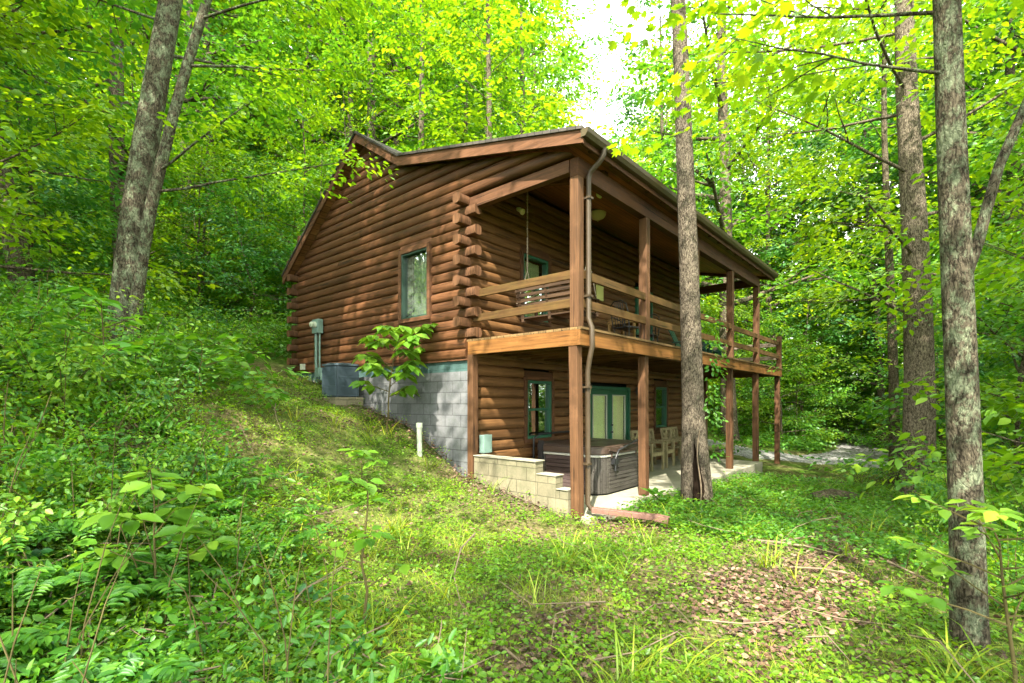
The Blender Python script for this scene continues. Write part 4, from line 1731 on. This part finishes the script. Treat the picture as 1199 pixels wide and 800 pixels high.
def hollow_carve(zz, ang):
    swell = 1 + .34 * float(sstep(1.9, -.1, zz)) + .05 * math.sin(ang * 5 + zz * 1.5) * float(sstep(2.4, 0, zz))
    if zz > 1.2: return swell
    a_ = (ang - th - .12 - .10 * math.sin(zz * 4) + math.pi) % (2 * math.pi) - math.pi
    hw = hollow_half(zz)
    f = abs(a_) / max(hw, 1e-3)
    if f < 1: return swell * (.45 + .55 * f ** 4)
    if f < 1.5: return swell * (1 + .10 * (1.5 - f) * 2)
    return swell


ct = named_tree('hollow_tree', 'pale barked tree with a hollow foot growing close in front of the porch', 'tree', b,
                [(0, 0, -.2), (-.04, 0, .6), (-.07, 0, 1.65), (-.13, 0, 3.75), (-.21, 0, 5.9), (-.31, 0, 8.4), (-.5, .2, 12), (-.6, .3, 17)], 17, .195, .04, [],
                auto_limbs(311, 18, .58, .98, 3.2, .2, .8, round_prof), M['leaf_y'], M['bark_c'], 310, .14, 3.6, 14, .75, spread=.9, flare=.0, seg=64, jit=.02, carve=hollow_carve, nseg=110)
tw = Vector((-math.sin(th), math.cos(th), 0))
fr_ = Vector((math.cos(th), math.sin(th), 0))
m = MB()
zl = list(np.linspace(-.1, 1.08, 14))
for zz in zl:
    hw = hollow_half(zz) * .86
    rad_ = .195 * (1 + .34 * float(sstep(1.9, -.1, zz)))
    c_ = Vector((RT[0], RT[1], 0)) * (-.06 * max(0, zz))
    for q in range(7):
        a_ = (q / 3 - 1) * hw + .12 + .10 * math.sin(zz * 4)
        r_ = rad_ * (.47 + .53 * abs((q / 3 - 1) * .86) ** 4) + .012 + .008 * math.sin(q * 3 + zz * 20)
        p_ = c_ + fr_ * (r_ * math.cos(a_)) + tw * (r_ * math.sin(a_))
        m.v.append((p_.x, p_.y, zz))
for i in range(len(zl) - 1):
    for q in range(6):
        a0 = i * 7 + q
        m.f.append((a0, a0 + 1, a0 + 8, a0 + 7))
m.build('hollow', M['rot'], ct, smooth=60)  # near-black sheet lining the carved foot, shade painted into it
m = MB()
pl = [tuple(fr_ * (.27 - .035 * zz) + tw * (.03 + .03 * math.sin(5 * zz)) + Vector((0, 0, zz))) for zz in np.linspace(-.05, 1.3, 14)]
m.tube(pl, .011, 6)
m.build('vine_stem', M['twig'], ct)
lv = Leaves()
cs = []
for q in range(46):
    zz = NPR.uniform(.9, 3.1)
    a_ = NPR.uniform(.9, 1.9)
    cs.append(tuple(fr_ * (.22 * math.cos(a_)) + tw * (.22 * math.sin(a_)) + Vector((0, 0, zz))))
cs = np.array(cs)
sprays(lv, cs, np.stack([cs[:, 0], cs[:, 1], NPR.normal(0, .15, len(cs))], 1) + NPR.normal(0, .12, (len(cs), 3)), 6, .22, .075, .3)
lv.build('vine_leaves', M['leaf_g'], ct)

# lichen covered tree at the right edge
b = at(1137, 3.3)
rt_ = named_tree('maple_tree', 'slim grey maple spotted with pale lichen, nearest tree beside the leaf litter', 'tree', b,
                 [(0, 0, -.2), (-.02, 0, .75), (-.07, 0, 2.1), (-.13, 0, 3.5), (-.17, 0, 4.4), (-.2, 0, 7.5), (.1, .5, 13.5)], 13.5, .098, .03,
                 [(.295, AZL + .08, .06, 1.45), (.335, AZL + .35, .15, 1.4), (.325, AZL - .45, .25, 1.8), (.37, AZL - .2, .45, 1.7), (.42, AZL + .2, .4, 1.8), (.40, AZR - .3, .4, 2.0), (.36, AZR + .6, .4, 1.8),
                  (.46, AZL - .5, .6, 2.5)],
                 auto_limbs(321, 14, .50, .98, 3.0, .45, .9, round_prof), M['leaf_y'], M['bark_l'], 320, .095, 4.2, 10, .55, T_MAP, F_MAP, .5, .25, 20, limb_r=.15)
m = MB()
line = [(-.05, .0, 2.45), (.03, -.02, 2.72), (.09, -.02, 2.95), (.16, -.03, 3.22), (.37, -.04, 3.72), (.70, -.1, 4.6), (1.1, -.1, 6), (1.3, 0, 7.4)]
m.tube([Vector((RT[0] * a_ + FW[0] * b_, RT[1] * a_ + FW[1] * b_, c_)) for (a_, b_, c_) in line], [.036, .034, .032, .029, .026, .023, .018, .010], 10, True, .03)
m.build('side_stem', M['bark_l'], rt_, smooth=75)

b = at(1076, 9.6)
named_tree('scarred_tree', 'thick light brown tree with stringy bark beside the gravel drive', 'tree', b,
           [(0, 0, -.2), (.02, 0, 1.2), (.02, 0, 3), (-.08, 0, 5.6), (-.16, .1, 8), (-.2, .2, 13), (0, .4, 19)], 19, .28, .05,
           [(.20, AZL, .35, 2.2), (.26, AZL + .5, .3, 2.6), (.30, AZR, .2, 2.4)],
           auto_limbs(331, 24, .30, .98, 3.6, .1, .8, round_prof), M['leaf_y'], M['bark_p'], 330, .14, 3.8, 14, .75, spread=.8)
b = at(1048, 12.5)
named_tree('slender_tree', 'slender brown tree just left of the thick light brown tree by the drive', 'tree', b,
           [(0, 0, -.2), (.0, 0, 2), (-.1, 0, 5), (-.2, .1, 9), (0, .3, 14)], 14, .13, .03,
           [(.2, AZL, .3, 1.8), (.3, AZR, .3, 1.8)],
           auto_limbs(341, 20, .28, .98, 2.6, .1, .8, round_prof), M['leaf_y'], M['bark_f'], 340, .14, 4, 14, .7, spread=.7)
b = at(32, 10)
named_tree('dark_leaning_tree', 'dark tree trunk leaning left deep in the brush at the picture edge', 'tree', b,
           [(0, 0, -.2), (-.1, 0, 1), (-.4, 0, 2.2), (-.8, 0, 4), (-1.2, .1, 8), (-1.4, .3, 14)], 14, .22, .04, [],
           auto_limbs(351, 20, .2, .98, 3.2, .1, .8, round_prof), M['leaf_d'], M['bark_f'], 350, .14, 3.8, 14, .75, spread=.8)
for (u_, d_, hi, lab, lm) in ((487, 20, 20, 'tall tree with a forked dark trunk rising behind the roof ridge', 'leaf_g'),
                              (606, 21, 22, 'tall straight tree rising behind the middle of the roof', 'leaf_g'),
                              (565, 17, 20, 'tall leafy tree rising behind the roof left of the gap of open sky', 'leaf_y'),
                              (540, 24, 22, 'tall thin tree between the two dark trunks behind the roof', 'leaf_y'),
                              (772, 26, 24, 'tall bare stemmed tree behind the far end of the eave', 'leaf_d')):
    b = at(u_, d_)
    sd = int(u_)
    named_tree('tall_tree', lab, 'tree', b, [(0, 0, -.2), (.1, 0, 3), (.2, 0, 7), (.25, .1, 12), (.1, .3, hi)], hi, .20, .03, [],
               auto_limbs(sd, 26, .22, .98, 2.1 if u_ == 606 else 3.0, .15, .8, round_prof), M[lm], M['bark_f'], sd, .19, 3.6, 15, .8, spread=.9, seg=10)

# trees on the sunny side, out of the picture, whose crowns shade the cabin
for (x_, y_, i_, s_) in ((-3.4, 7.2, 1, .92), (-2.4, 4.9, 1, .85), (-1.2, 12.5, 0, 1.0), (-8.6, -3.2, 0, .85), (3.0, -4.2, 3, .9), (-1.0, -6.5, 4, .8), (9.0, -5.0, 0, .95), (14.5, -5.5, 2, 1.0),
                         (-14, -9, 3, .9), (-8, 12, 3, .9), (-6, -9, 1, 1), (4, -10, 0, 1), (11, -11, 1, 1), (-12, 1, 4, .9)):
    place(tall, i_, x_, y_, s_)
    spots.append((x_, y_))

n_t = n_u = 0
for _ in range(6000):
    ang = rngp.uniform(-58, 58)
    d = 9 + 41 * rngp.random() ** .8
    a = R(HEAD - ang)
    x, y = d * math.cos(a), d * math.sin(a)
    if blocked(x, y, 1.8): continue
    dep, u = cam_uv(x, y)
    tallk = rngp.random() < .5
    if tallk and n_t < 135 and d > 13:
        # leave the gap of open sky over the roof
        if abs(u - 702) < 38 + FPX * 1.8 / dep: continue
        if not try_spot(x, y, 2.7): continue
        place(tall, rngp.choice((0, 1, 1, 2, 3, 4, 4)), x, y, rngp.uniform(.85, 1.12) * (1.22 if d > 22 else 1.0))
        n_t += 1
    elif n_u < 190 and d < 36:
        if not try_spot(x, y, 1.7): continue
        place(und, rngp.choice((0, 0, 1, 1, 2, 3, 3)), x, y, rngp.uniform(.6, 1.15))
        n_u += 1
for (u_, d_, i_, s_) in ((688, 19, 3, 1.25), (722, 20.5, 1, 1.4), (655, 22, 3, 1.3), (745, 22, 0, 1.5)):
    q = at(u_, d_)
    place(und, i_, q.x, q.y, s_)
print('trees', n_t, n_u)

# far wood closing every gap between the trunks
lv = Leaves(T_DIA, F_DIA)
nf = 70000
ang = NPR.uniform(-66, 66, nf)
d = NPR.uniform(38, 70, nf)
a = np.radians(HEAD - ang)
x, y = d * np.cos(a), d * np.sin(a)
g = ground(x, y)
hh = NPR.beta(.9, 1.5, nf) * 19
u = 600 + FPX * np.tan(np.radians(ang))
keep = ~((np.abs(u - 702) < 38) & (hh + g > .52 * d))
P = np.stack([x, y, g + hh + .3], 1)[keep]
nf = len(P)
cl = NPR.normal(0, 1, (nf, 3))
lv.add(P, NPR.normal(0, 1, (nf, 3)) * [1, 1, .5], np.tile([0, 0, 1.0], (nf, 1)) + NPR.normal(0, .6, (nf, 3)), NPR.uniform(.5, 1.1, nf))
o = lv.build('far_woodland', M['leaf_g'])
tag(o, kind='stuff')


# ------------------------------------------------------------------ saplings
def whorl_plant(name, label, cat, x, y, h, tips, leaf_len, nleaf, mat, seed, T=T_OVAL, reach=.35, droop=.35, lean=(0, 0), group=None):
    """stem with side shoots, each ending in a ring of large leaves"""
    rng = random.Random(seed)
    t = thing(name, label, cat, (x, y, gz(x, y)), 0, group)
    m = MB()
    st = [Vector((lean[0] * f * f + rng.uniform(-.02, .02), lean[1] * f * f + rng.uniform(-.02, .02), -.05 + (h + .05) * f)) for f in np.linspace(0, 1, 7)]
    r = .006 + .006 * h
    m.tube(st, [r * (1 - .7 * i / 6) for i in range(7)], 7)
    lv = Leaves(T, F_OVAL)
    ends_ = [(st[-1], rng.uniform(0, 6))]
    for i in range(tips):
        f = .35 + .6 * i / max(1, tips - 1)
        az = i * 2.4 + rng.uniform(-.4, .4)
        lp = limb_pts(interp(st, f), az, .35, reach * rng.uniform(.7, 1.2) * (1.25 - .6 * f), rng, 4, .1, .12)
        m.tube(lp, [r * .5, r * .4, r * .3, r * .2], 5, False)
        ends_.append((lp[-1], az))
        ends_.append((lp[2], az))
    for (p, az) in ends_:
        k_ = rng.randint(nleaf - 1, nleaf + 1)
        P, D, N_, S = [], [], [], []
        for q in range(k_):
            a = az + (q - (k_ - 1) / 2) * (5.2 / k_) + rng.uniform(-.2, .2)
            P.append((p.x + .02 * math.cos(a), p.y + .02 * math.sin(a), p.z + rng.uniform(-.02, .02)))
            D.append((math.cos(a), math.sin(a), -droop + rng.uniform(-.3, .3)))
            N_.append((rng.gauss(0, .25) + .3 * math.cos(a), rng.gauss(0, .25) + .3 * math.sin(a), 1))
            S.append(leaf_len * rng.uniform(.65, 1.15))
        lv.add(np.array(P), np.array(D), np.array(N_), np.array(S))
    m.build('stem', M['stem'], t, smooth=60)
    lv.build('foliage', mat, t)
    return t


whorl_plant('broadleaf_sapling', 'young sapling with large drooping leaves in front of the block foundation', 'sapling', 5.13, 7.36, 1.85, 14, .29, 6, M['leaf_sap'], 1, reach=.66, droop=.55, lean=(.15, -.2))
p = at(180, 3.3)
whorl_plant('broadleaf_sapling', 'low sapling with a few very large pale leaves in the left foreground brush', 'sapling', p.x, p.y, .90, 7, .19, 5, M['leaf_sap'], 2, reach=.35, droop=.2)
p = at(428, 3.3)
whorl_plant('broadleaf_sapling', 'thin upright sapling with sparse rounded leaves in the centre foreground', 'sapling', p.x, p.y, 1.05, 5, .14, 4, M['leaf_sap'], 3, reach=.25, droop=.1)
p = at(120, 5.4)
whorl_plant('broadleaf_sapling', 'taller sapling with tiered leaves on the slope below the twin stemmed tree', 'sapling', p.x, p.y, 1.35, 8, .19, 5, M['leaf_g'], 4, reach=.5, droop=.2)
p = at(235, 6.6)
whorl_plant('broadleaf_sapling', 'spreading sapling with flat leaves at the edge of the grassy slope', 'sapling', p.x, p.y, .85, 7, .19, 5, M['leaf_g'], 5, reach=.5, droop=.1)
p = at(425, 6.4)
whorl_plant('broadleaf_sapling', 'small sapling with lit leaves on the bank below the vent pipe', 'sapling', p.x, p.y, .55, 5, .17, 5, M['leaf_sap'], 6, reach=.3, droop=.15)
p = at(1185, 2.75)
whorl_plant('broadleaf_sapling', 'leafy sapling reaching in front of the slim lichened maple', 'sapling', p.x, p.y, 1.02, 13, .115, 6, M['leaf_sap'], 7, reach=.62, droop=.15, lean=(-.12, .1))
p = at(770, 8.1)
whorl_plant('broadleaf_weed', 'small upright weed with broad leaves at the patio edge', 'weed', p.x, p.y, .18, 2, .20, 3, M['leaf_g'], 8, reach=.1, droop=-.7)
p = at(395, 3.0)
whorl_plant('broadleaf_weed', 'small upright weed with broad dark leaves at the lower picture edge', 'weed', at(520, 2.85).x, at(520, 2.85).y, .12, 2, .16, 3, M['leaf_g'], 9, reach=.08, droop=-.8)


# ------------------------------------------------------------------ shrubs of the brushy slope
G_SH = 'leafy shrubs in the brush of the slope'
shr = []
for i in range(3):
    t = thing('leafy_shrub', 'waist high leafy shrub in the brush of the slope', 'shrub', (0, 0, 0), 0, G_SH)
    rg = random.Random(500 + i)
    m = MB()
    cs, dd = [], []
    for q in range(11):
        az = q * 2.4 + rg.uniform(-.4, .4)
        lp = limb_pts((rg.uniform(-.1, .1), rg.uniform(-.1, .1), -.05), az, rg.uniform(.7, 1.35), rg.uniform(.7, 1.35), rg, 6, -.5, .14)
        m.tube(lp, [.009 - .0013 * e for e in range(6)], 5, False)
        for _ in range(13):
            p_ = interp(lp, rg.uniform(.3, 1)) + Vector((rg.gauss(0, .06), rg.gauss(0, .06), rg.gauss(0, .04)))
            a3 = az + rg.gauss(0, 1.0)
            cs.append(tuple(p_)); dd.append((math.cos(a3), math.sin(a3), rg.gauss(.05, .2)))
    m.build('stem', M['stem'], t, smooth=70)
    lv = Leaves([T_OVAL, T_OVAL, T_OVAL][i], F_OVAL)
    sprays(lv, np.array(cs), np.array(dd), 8, .26, [.062, .075, .05][i], .2, .55)
    lv.build('foliage', [M['leaf_g'], M['leaf_sap'], M['leaf_y']][i], t)
    shr.append(t)
for (u_, d_, i_, s_) in ((20, 6.2, 0, 1.2), (75, 5.2, 1, 1.0), (60, 8.0, 0, 1.3), (110, 7.0, 2, 1.2), (170, 6.6, 0, 1.0), (205, 8.2, 1, 1.0), (240, 9.8, 0, 1.1), (15, 4.2, 2, 1.0), (140, 4.4, 0, .8),
                         (260, 11.8, 2, 1.3), (300, 14.2, 0, 1.3), (225, 5.3, 2, .7), (90, 3.6, 1, .75), (265, 4.0, 0, .55), (30, 10.5, 1, 1.4), (180, 11, 2, 1.3), (130, 9.2, 0, 1.3), (340, 15.2, 1, 1.2), (1190, 5.2, 0, .9), (1165, 6.5, 1, .9), (1130, 8.2, 0, .9), (1010, 10.8, 2, .7), (1195, 3.9, 2, .7), (1100, 11.5, 2, 1.1), (1150, 10, 0, 1.1)):
    q = at(u_, d_)
    place(shr, i_, q.x, q.y, s_)

# ------------------------------------------------------------------ ground cover
def fan(n, d0, d1, a0=-60, a1=60, power=1.0):
    ang = NPR.uniform(a0, a1, n)
    d = d0 + (d1 - d0) * NPR.random(n) ** power
    a = np.radians(HEAD - ang)
    return d * np.cos(a), d * np.sin(a)


def patch(x, y, s=1.0, k=0.0):
    return .5 + .25 * (np.sin(s * 1.7 * x + 1.1 * s * y + k) + np.sin(s * 2.3 * y - s * .9 * x + 2 * k + 1)) * np.cos(s * .8 * x + k)


def in_house(x, y):
    return (x > 5.82) & (x < 15.3) & (y > 3.70) & (y < 12.3)


def on_drive(x, y):
    return (x > 17.2) & (x < 21.8) & (y > 1.0) & (y < 10) | (x > 20) & (x < 50) & (np.abs(y - 2.6 - np.clip(x - 27, 0, 40) * .14) < 1.5)


def brush_w(x, y):
    """1 in the brush left of the cleared slope"""
    bx = np.interp(y, [0, 2.35, 5, 6.95, 9, 11, 15], [1.2, 1.55, 1.9, 2.0, 2.0, 2.2, 1.2])
    return np.maximum(sstep(.5, -.7, x - bx), sstep(.35, -.5, y - .05 * (x - 5)) * sstep(4.9, 5.6, x))


def litter_w(x, y):
    e1 = 2.0 * np.exp(-(((x - 4.9) / 1.15) ** 2 + ((y - 1.0) / .55) ** 2)) * (.45 + 1.1 * patch(x, y, 2.6, 5))
    e2 = .8 * np.exp(-(((x - 5.9) / 1.2) ** 2 + ((y - 3.2) / .35) ** 2))
    e3 = .7 * np.exp(-(((x - 2.7) / .7) ** 2 + ((y - 1.9) / .35) ** 2))
    e4 = .9 * np.exp(-((x - 5.55) / .35) ** 2) * (y > 4.2) * (y < 9)
    e6 = .95 * (np.abs(x - 6.22) < .22) * (y > 2.7) * (y < 3.85)
    e5 = .7 * np.exp(-(((x - 7.5) / 1.6) ** 2 + ((y - .9) / .35) ** 2))
    return np.clip(e1 + e2 + e3 + e4 + e5 + e6, 0, 1)


def pick(x, y, wgt):
    k = (NPR.random(len(x)) < wgt) & ~in_house(x, y) & ~on_drive(x, y)
    return x[k], y[k]


# brush of the left slope and the forest floor
for (nm, n_, T_, sz, ln, nl, mt, k_, lift) in (('fine_undergrowth', 60000, T_OVAL, .034, .24, 9, 'leaf_y', 1, .8), ('leafy_undergrowth', 14000, T_OVAL, .062, .30, 8, 'leaf_g', 4, 1.0),
                                             ('narrow_leaved_undergrowth', 8000, T_LONG, .085, .36, 9, 'leaf_g', 7, 1.1), ('dark_undergrowth', 5000, T_OVAL, .075, .34, 8, 'leaf_d', 9, .7)):
    lv = Leaves(T_, F_OVAL)
    x, y = fan(n_, 2.3, 15, -60, 62, 1.1)
    x, y = pick(x, y, np.maximum(brush_w(x, y), .75 * sstep(13.2, 14.2, y)) * np.clip(2.2 * patch(x, y, 1.0, k_) * patch(x, y, 2.3, k_ + 2) + .04, 0, 1))
    hm = np.clip(.12 + 1.1 * patch(x, y, .95, 2) * patch(x, y, 1.9, k_) * 1.5 * sstep(1.6, 7, np.hypot(x, y)), .07, .85) * lift
    z = ground(x, y) + .04 + hm * NPR.random(len(x)) ** .8
    az = NPR.uniform(0, 6.28, len(x))
    sprays(lv, np.stack([x, y, z], 1), np.stack([np.cos(az), np.sin(az), NPR.normal(.30, .40, len(x))], 1), nl, ln, sz, .25, .60)
    tag(lv.build(nm, M[mt]), kind='stuff')

# ferns
lv = Leaves(T_LONG, F_OVAL)
x, y = fan(900, 3.2, 14, -60, 5, 1.0)
x, y = pick(x, y, brush_w(x, y) * np.clip(1.4 * patch(x, y, .8, 12) ** 1.5, 0, 1))
nfr, nlf = 8, 30
N = len(x)
a = NPR.uniform(0, 6.28, (N, nfr, 1)) + np.zeros((1, 1, nlf))
Lf = NPR.uniform(.35, .65, (N, nfr, 1))
t_ = ((np.arange(nlf) // 2 + 1) / (nlf / 2))[None, None, :]
out_ = Lf * t_ * .85
P = np.stack([x[:, None, None] + out_ * np.cos(a), y[:, None, None] + out_ * np.sin(a), ground(x, y)[:, None, None] + .04 + Lf * (1.15 * t_ - .85 * t_ ** 2)], 3)
sg = np.where(np.arange(nlf) % 2 == 0, 1.0, -1.0)[None, None, :]
D = np.stack([-np.sin(a) * sg + .45 * np.cos(a), np.cos(a) * sg + .45 * np.sin(a), NPR.normal(-.1, .12, a.shape)], 3)
Nn = np.stack([.5 * np.cos(a) * t_, .5 * np.sin(a) * t_, np.ones_like(a)], 3)
S = (.085 * Lf / .5 * np.sin(np.pi * np.clip(.12 + .86 * t_, 0, 1)) ** .8 + .015) * np.ones_like(a)
lv.add(P.reshape(-1, 3), D.reshape(-1, 3), Nn.reshape(-1, 3), S.ravel())
tag(lv.build('ferns', M['leaf_g']), kind='stuff')

# long arching grass among the brush
lv = Leaves(T_BLADE, F_BLADE)
x, y = fan(2600, 2.0, 9, -58, 45, 1.1)
x, y = pick(x, y, np.clip(.10 + .9 * brush_w(x, y), 0, 1) * np.clip(1.6 * patch(x, y, 1.2, 21) ** 2, 0, 1))
x, y = np.repeat(x, 16) + NPR.normal(0, .05, 16 * len(x)), np.repeat(y, 16) + NPR.normal(0, .05, 16 * len(y))
a = NPR.uniform(0, 6.28, len(x))
k = ~in_house(x, y)
x, y, a = x[k], y[k], a[k]
lv.add(np.stack([x, y, ground(x, y)], 1), np.stack([np.cos(a) * .6, np.sin(a) * .6, np.ones(len(x))], 1), np.stack([np.cos(a), np.sin(a), np.full(len(x), -.6)], 1), NPR.uniform(.16, .46, len(x)))
tag(lv.build('long_grass', M['grass']), kind='stuff')

# thin upright canes in the brush
m = MB()
x, y = fan(520, 2.4, 10, -58, 58, 1.0)
x, y = pick(x, y, brush_w(x, y))
for x_, y_ in zip(x, y):
    if x_ > 5.3 and y_ > 1: continue
    h_ = random.uniform(.35, 1.1)
    lx, ly = random.gauss(0, .25) * h_, random.gauss(0, .25) * h_
    g_ = gz(x_, y_)
    m.tube([(x_ + lx * f * f, y_ + ly * f * f, g_ + h_ * f) for f in (0, .4, .75, 1)], [.005, .004, .003, .0015], 4, False)
tag(m.build('brush_canes', M['stem'], smooth=80), kind='stuff')

lv = Leaves()
x, y = fan(30000, 8, 40, -62, 62, .85)
clear = (x > 3.5) & (x < 17) & (y > .2) & (y < 13.6)
x, y = pick(x, y, np.where(clear, 0, np.clip(.25 + patch(x, y, .5, 3), 0, 1)))
z = ground(x, y) + .05 + .9 * NPR.random(len(x)) * patch(x, y, .6, 5)
az = NPR.uniform(0, 6.28, len(x))
sprays(lv, np.stack([x, y, z], 1), np.stack([np.cos(az), np.sin(az), NPR.normal(.15, .25, len(x))], 1), 9, .55, .155, .25)
tag(lv.build('woodland_undergrowth', M['leaf_g']), kind='stuff')

# low leafy herbs
def herbs(name, x, y, n, r, hgt, size, mat, T=T_OVAL):
    N = len(x)
    a = NPR.uniform(0, 6.28, (N, n))
    rr = r * NPR.uniform(.1, 1, (N, n))
    P = np.stack([x[:, None] + rr * np.cos(a), y[:, None] + rr * np.sin(a), ground(x, y)[:, None] + hgt[:, None] * NPR.uniform(.25, 1, (N, n))], 2)
    D = np.stack([np.cos(a), np.sin(a), NPR.normal(-.05, .35, (N, n))], 2)
    Nn = np.stack([NPR.normal(0, .5, (N, n)), NPR.normal(0, .5, (N, n)), np.ones((N, n))], 2)
    lv = Leaves(T, F_OVAL)
    lv.add(P.reshape(-1, 3), D.reshape(-1, 3), Nn.reshape(-1, 3), (size[:, None] * NPR.uniform(.55, 1.25, (N, n))).ravel())
    o = lv.build(name, mat)
    tag(o, kind='stuff')


x, y = fan(36000, 1.8, 13, -58, 60, 1.25)
x, y = pick(x, y, (1 - .95 * litter_w(x, y)) * np.clip(2.0 * patch(x, y, 2.1, 4) * patch(x, y, 4.3, 1) - .10, .03, 1) * (.95 - .35 * brush_w(x, y)))
herbs('leafy_ground_cover', x, y, 7, .12, .05 + .16 * patch(x, y, 1.2, 6) * (1 + .8 * brush_w(x, y)), .030 + .022 * patch(x, y, .9, 7), M['leaf_y'])
x, y = fan(12000, 4, 14, -5, 62, 1.0)
x, y = pick(x, y, (x > 6) * (y < 4.2) * (1 - .95 * litter_w(x, y)) * np.clip(.4 + .6 * patch(x, y, 1.3, 8), 0, 1))
herbs('low_vine_cover', x, y, 8, .16, np.full(len(x), .16), np.full(len(x), .062), M['leaf_g'])

# grass
lv = Leaves(T_BLADE, F_BLADE)
x, y = fan(190000, 1.7, 13.5, -50, 55, 1.2)
x, y = pick(x, y, (1 - .9 * litter_w(x, y)) * (1 - .8 * brush_w(x, y)) * np.clip(patch(x, y, 1.9, 9) * 1.4, .15, 1) ** 1.4)
a = NPR.uniform(0, 6.28, len(x))
lv.add(np.stack([x, y, ground(x, y) - .01], 1), np.stack([np.cos(a) * .55, np.sin(a) * .55, np.ones(len(x))], 1),
       np.stack([np.cos(a), np.sin(a), np.full(len(x), -.55)], 1), .05 + .15 * NPR.random(len(x)) * patch(x, y, 1.1, 2))
print('grass', len(x))
tag(lv.build('grass', M['grass']), kind='stuff')

# dead leaves
lv = Leaves()
x, y = fan(120000, 1.8, 13, -55, 60, 1.2)
x, y = pick(x, y, np.clip(litter_w(x, y) * .9 + .16 + .3 * patch(x, y, 2.7, 3) ** 3, 0, 1))
a = NPR.uniform(0, 6.28, len(x))
lv.add(np.stack([x, y, ground(x, y) + .004 + .03 * NPR.random(len(x))], 1), np.stack([np.cos(a), np.sin(a), NPR.normal(0, .25, len(x))], 1),
       np.stack([NPR.normal(0, .75, len(x)), NPR.normal(0, .75, len(x)), np.ones(len(x))], 1), NPR.uniform(.022, .062, len(x)))
print('litter', len(x))
tag(lv.build('leaf_litter', M['litter']), kind='stuff')

# dead twigs lying through the brush
m = MB()
x, y = fan(900, 2.2, 9, -55, 40, 1.1)
k = NPR.random(len(x)) < np.maximum(brush_w(x, y), .07)
for x_, y_ in zip(x[k], y[k]):
    if in_house(np.array([x_ + .3]), np.array([y_]))[0] or in_house(np.array([x_]), np.array([y_]))[0]: continue
    a_ = random.uniform(0, 6.28)
    L_ = random.uniform(.3, 1.1)
    pts = [(x_ + L_ * f * math.cos(a_ + .3 * f), y_ + L_ * f * math.sin(a_ + .3 * f), gz(x_ + L_ * f * math.cos(a_), y_ + L_ * f * math.sin(a_)) + random.uniform(.02, .28)) for f in (0, .35, .7, 1)]
    if any(5.6 < p[0] and p[1] > 3.7 for p in pts): continue
    m.tube(pts, [.006, .005, .004, .002], 4, False)
tag(m.build('dead_twigs', M['twig'], smooth=80), kind='stuff')


def branch(label, pts, r, forks=(), cat='branch'):
    b0 = pts[0]
    t = MB()
    def lift(ps): return [(q[0], q[1], gz(q[0], q[1]) + q[2]) for q in ps]
    P = lift(pts)
    t.tube(P, [r * (1 - .7 * i / (len(P) - 1)) for i in range(len(P))], 7, True, .06)
    for fk in forks:
        Q = lift(fk)
        t.tube(Q, [r * .5 * (1 - .7 * i / (len(Q) - 1)) for i in range(len(Q))], 6, True, .06)
    org = (b0[0], b0[1], gz(b0[0], b0[1]))
    o = t.build('fallen_branch', M['twig'], origin=org, smooth=75)
    o.location = org
    tag(o, label, cat)


def gp(u, d, h): q = at(u, d); return (q.x, q.y, h)


branch('long forked grey branch lying across the upper edge of the leaf litter', [gp(875, 5.7, .05), gp(910, 5.5, .07), gp(945, 5.35, .06), gp(975, 5.15, .05), gp(1000, 5.0, .03)], .020,
       [[gp(905, 5.52, .07), gp(950, 5.6, .10), gp(985, 5.55, .05)], [gp(890, 5.6, .05), gp(930, 5.3, .05), gp(970, 5.0, .02)]])
branch('thin straight grey stick in the green cover left of the slim maple', [gp(1040, 4.7, .10), gp(1075, 4.4, .07), gp(1110, 4.15, .04)], .014)
branch('thin stick across the middle of the leaf litter', [gp(925, 4.75, .03), gp(965, 4.65, .05), gp(1010, 4.5, .03)], .012)
branch('curved pale vine stem standing in the grass below the block wall', [gp(557, 4.75, .38), gp(540, 4.6, .28), gp(532, 4.3, .12), gp(540, 3.9, .04), gp(556, 3.6, .02)], .010, cat='vine')
branch('short crooked root or stick at the lower middle of the picture', [gp(590, 3.25, .02), gp(605, 3.1, .03), gp(618, 3.0, .03)], .012)
branch('pale twisted branch in the grass at the lower edge', [gp(790, 3.4, .05), gp(772, 3.1, .05), gp(768, 2.85, .04), gp(772, 2.7, .03)], .014, [[gp(772, 3.1, .05), gp(800, 3.0, .08)]])

# mossy log lying on the bank beyond the patio
q = at(975, 9.2)
lg = MB()
lg.tube([(-.45, 0, .02), (0, .03, .06), (.45, -.02, .02)], [.13, .15, .12], 12, True, .08)
o = lg.build('old_log', M['bark_f'], smooth=70)
o.location = (q.x, q.y, gz(q.x, q.y))
o.rotation_euler = (0, 0, AZR + .2)
tag(o, 'dark mossy stub of log in the green ground cover right of the deck posts', 'log')
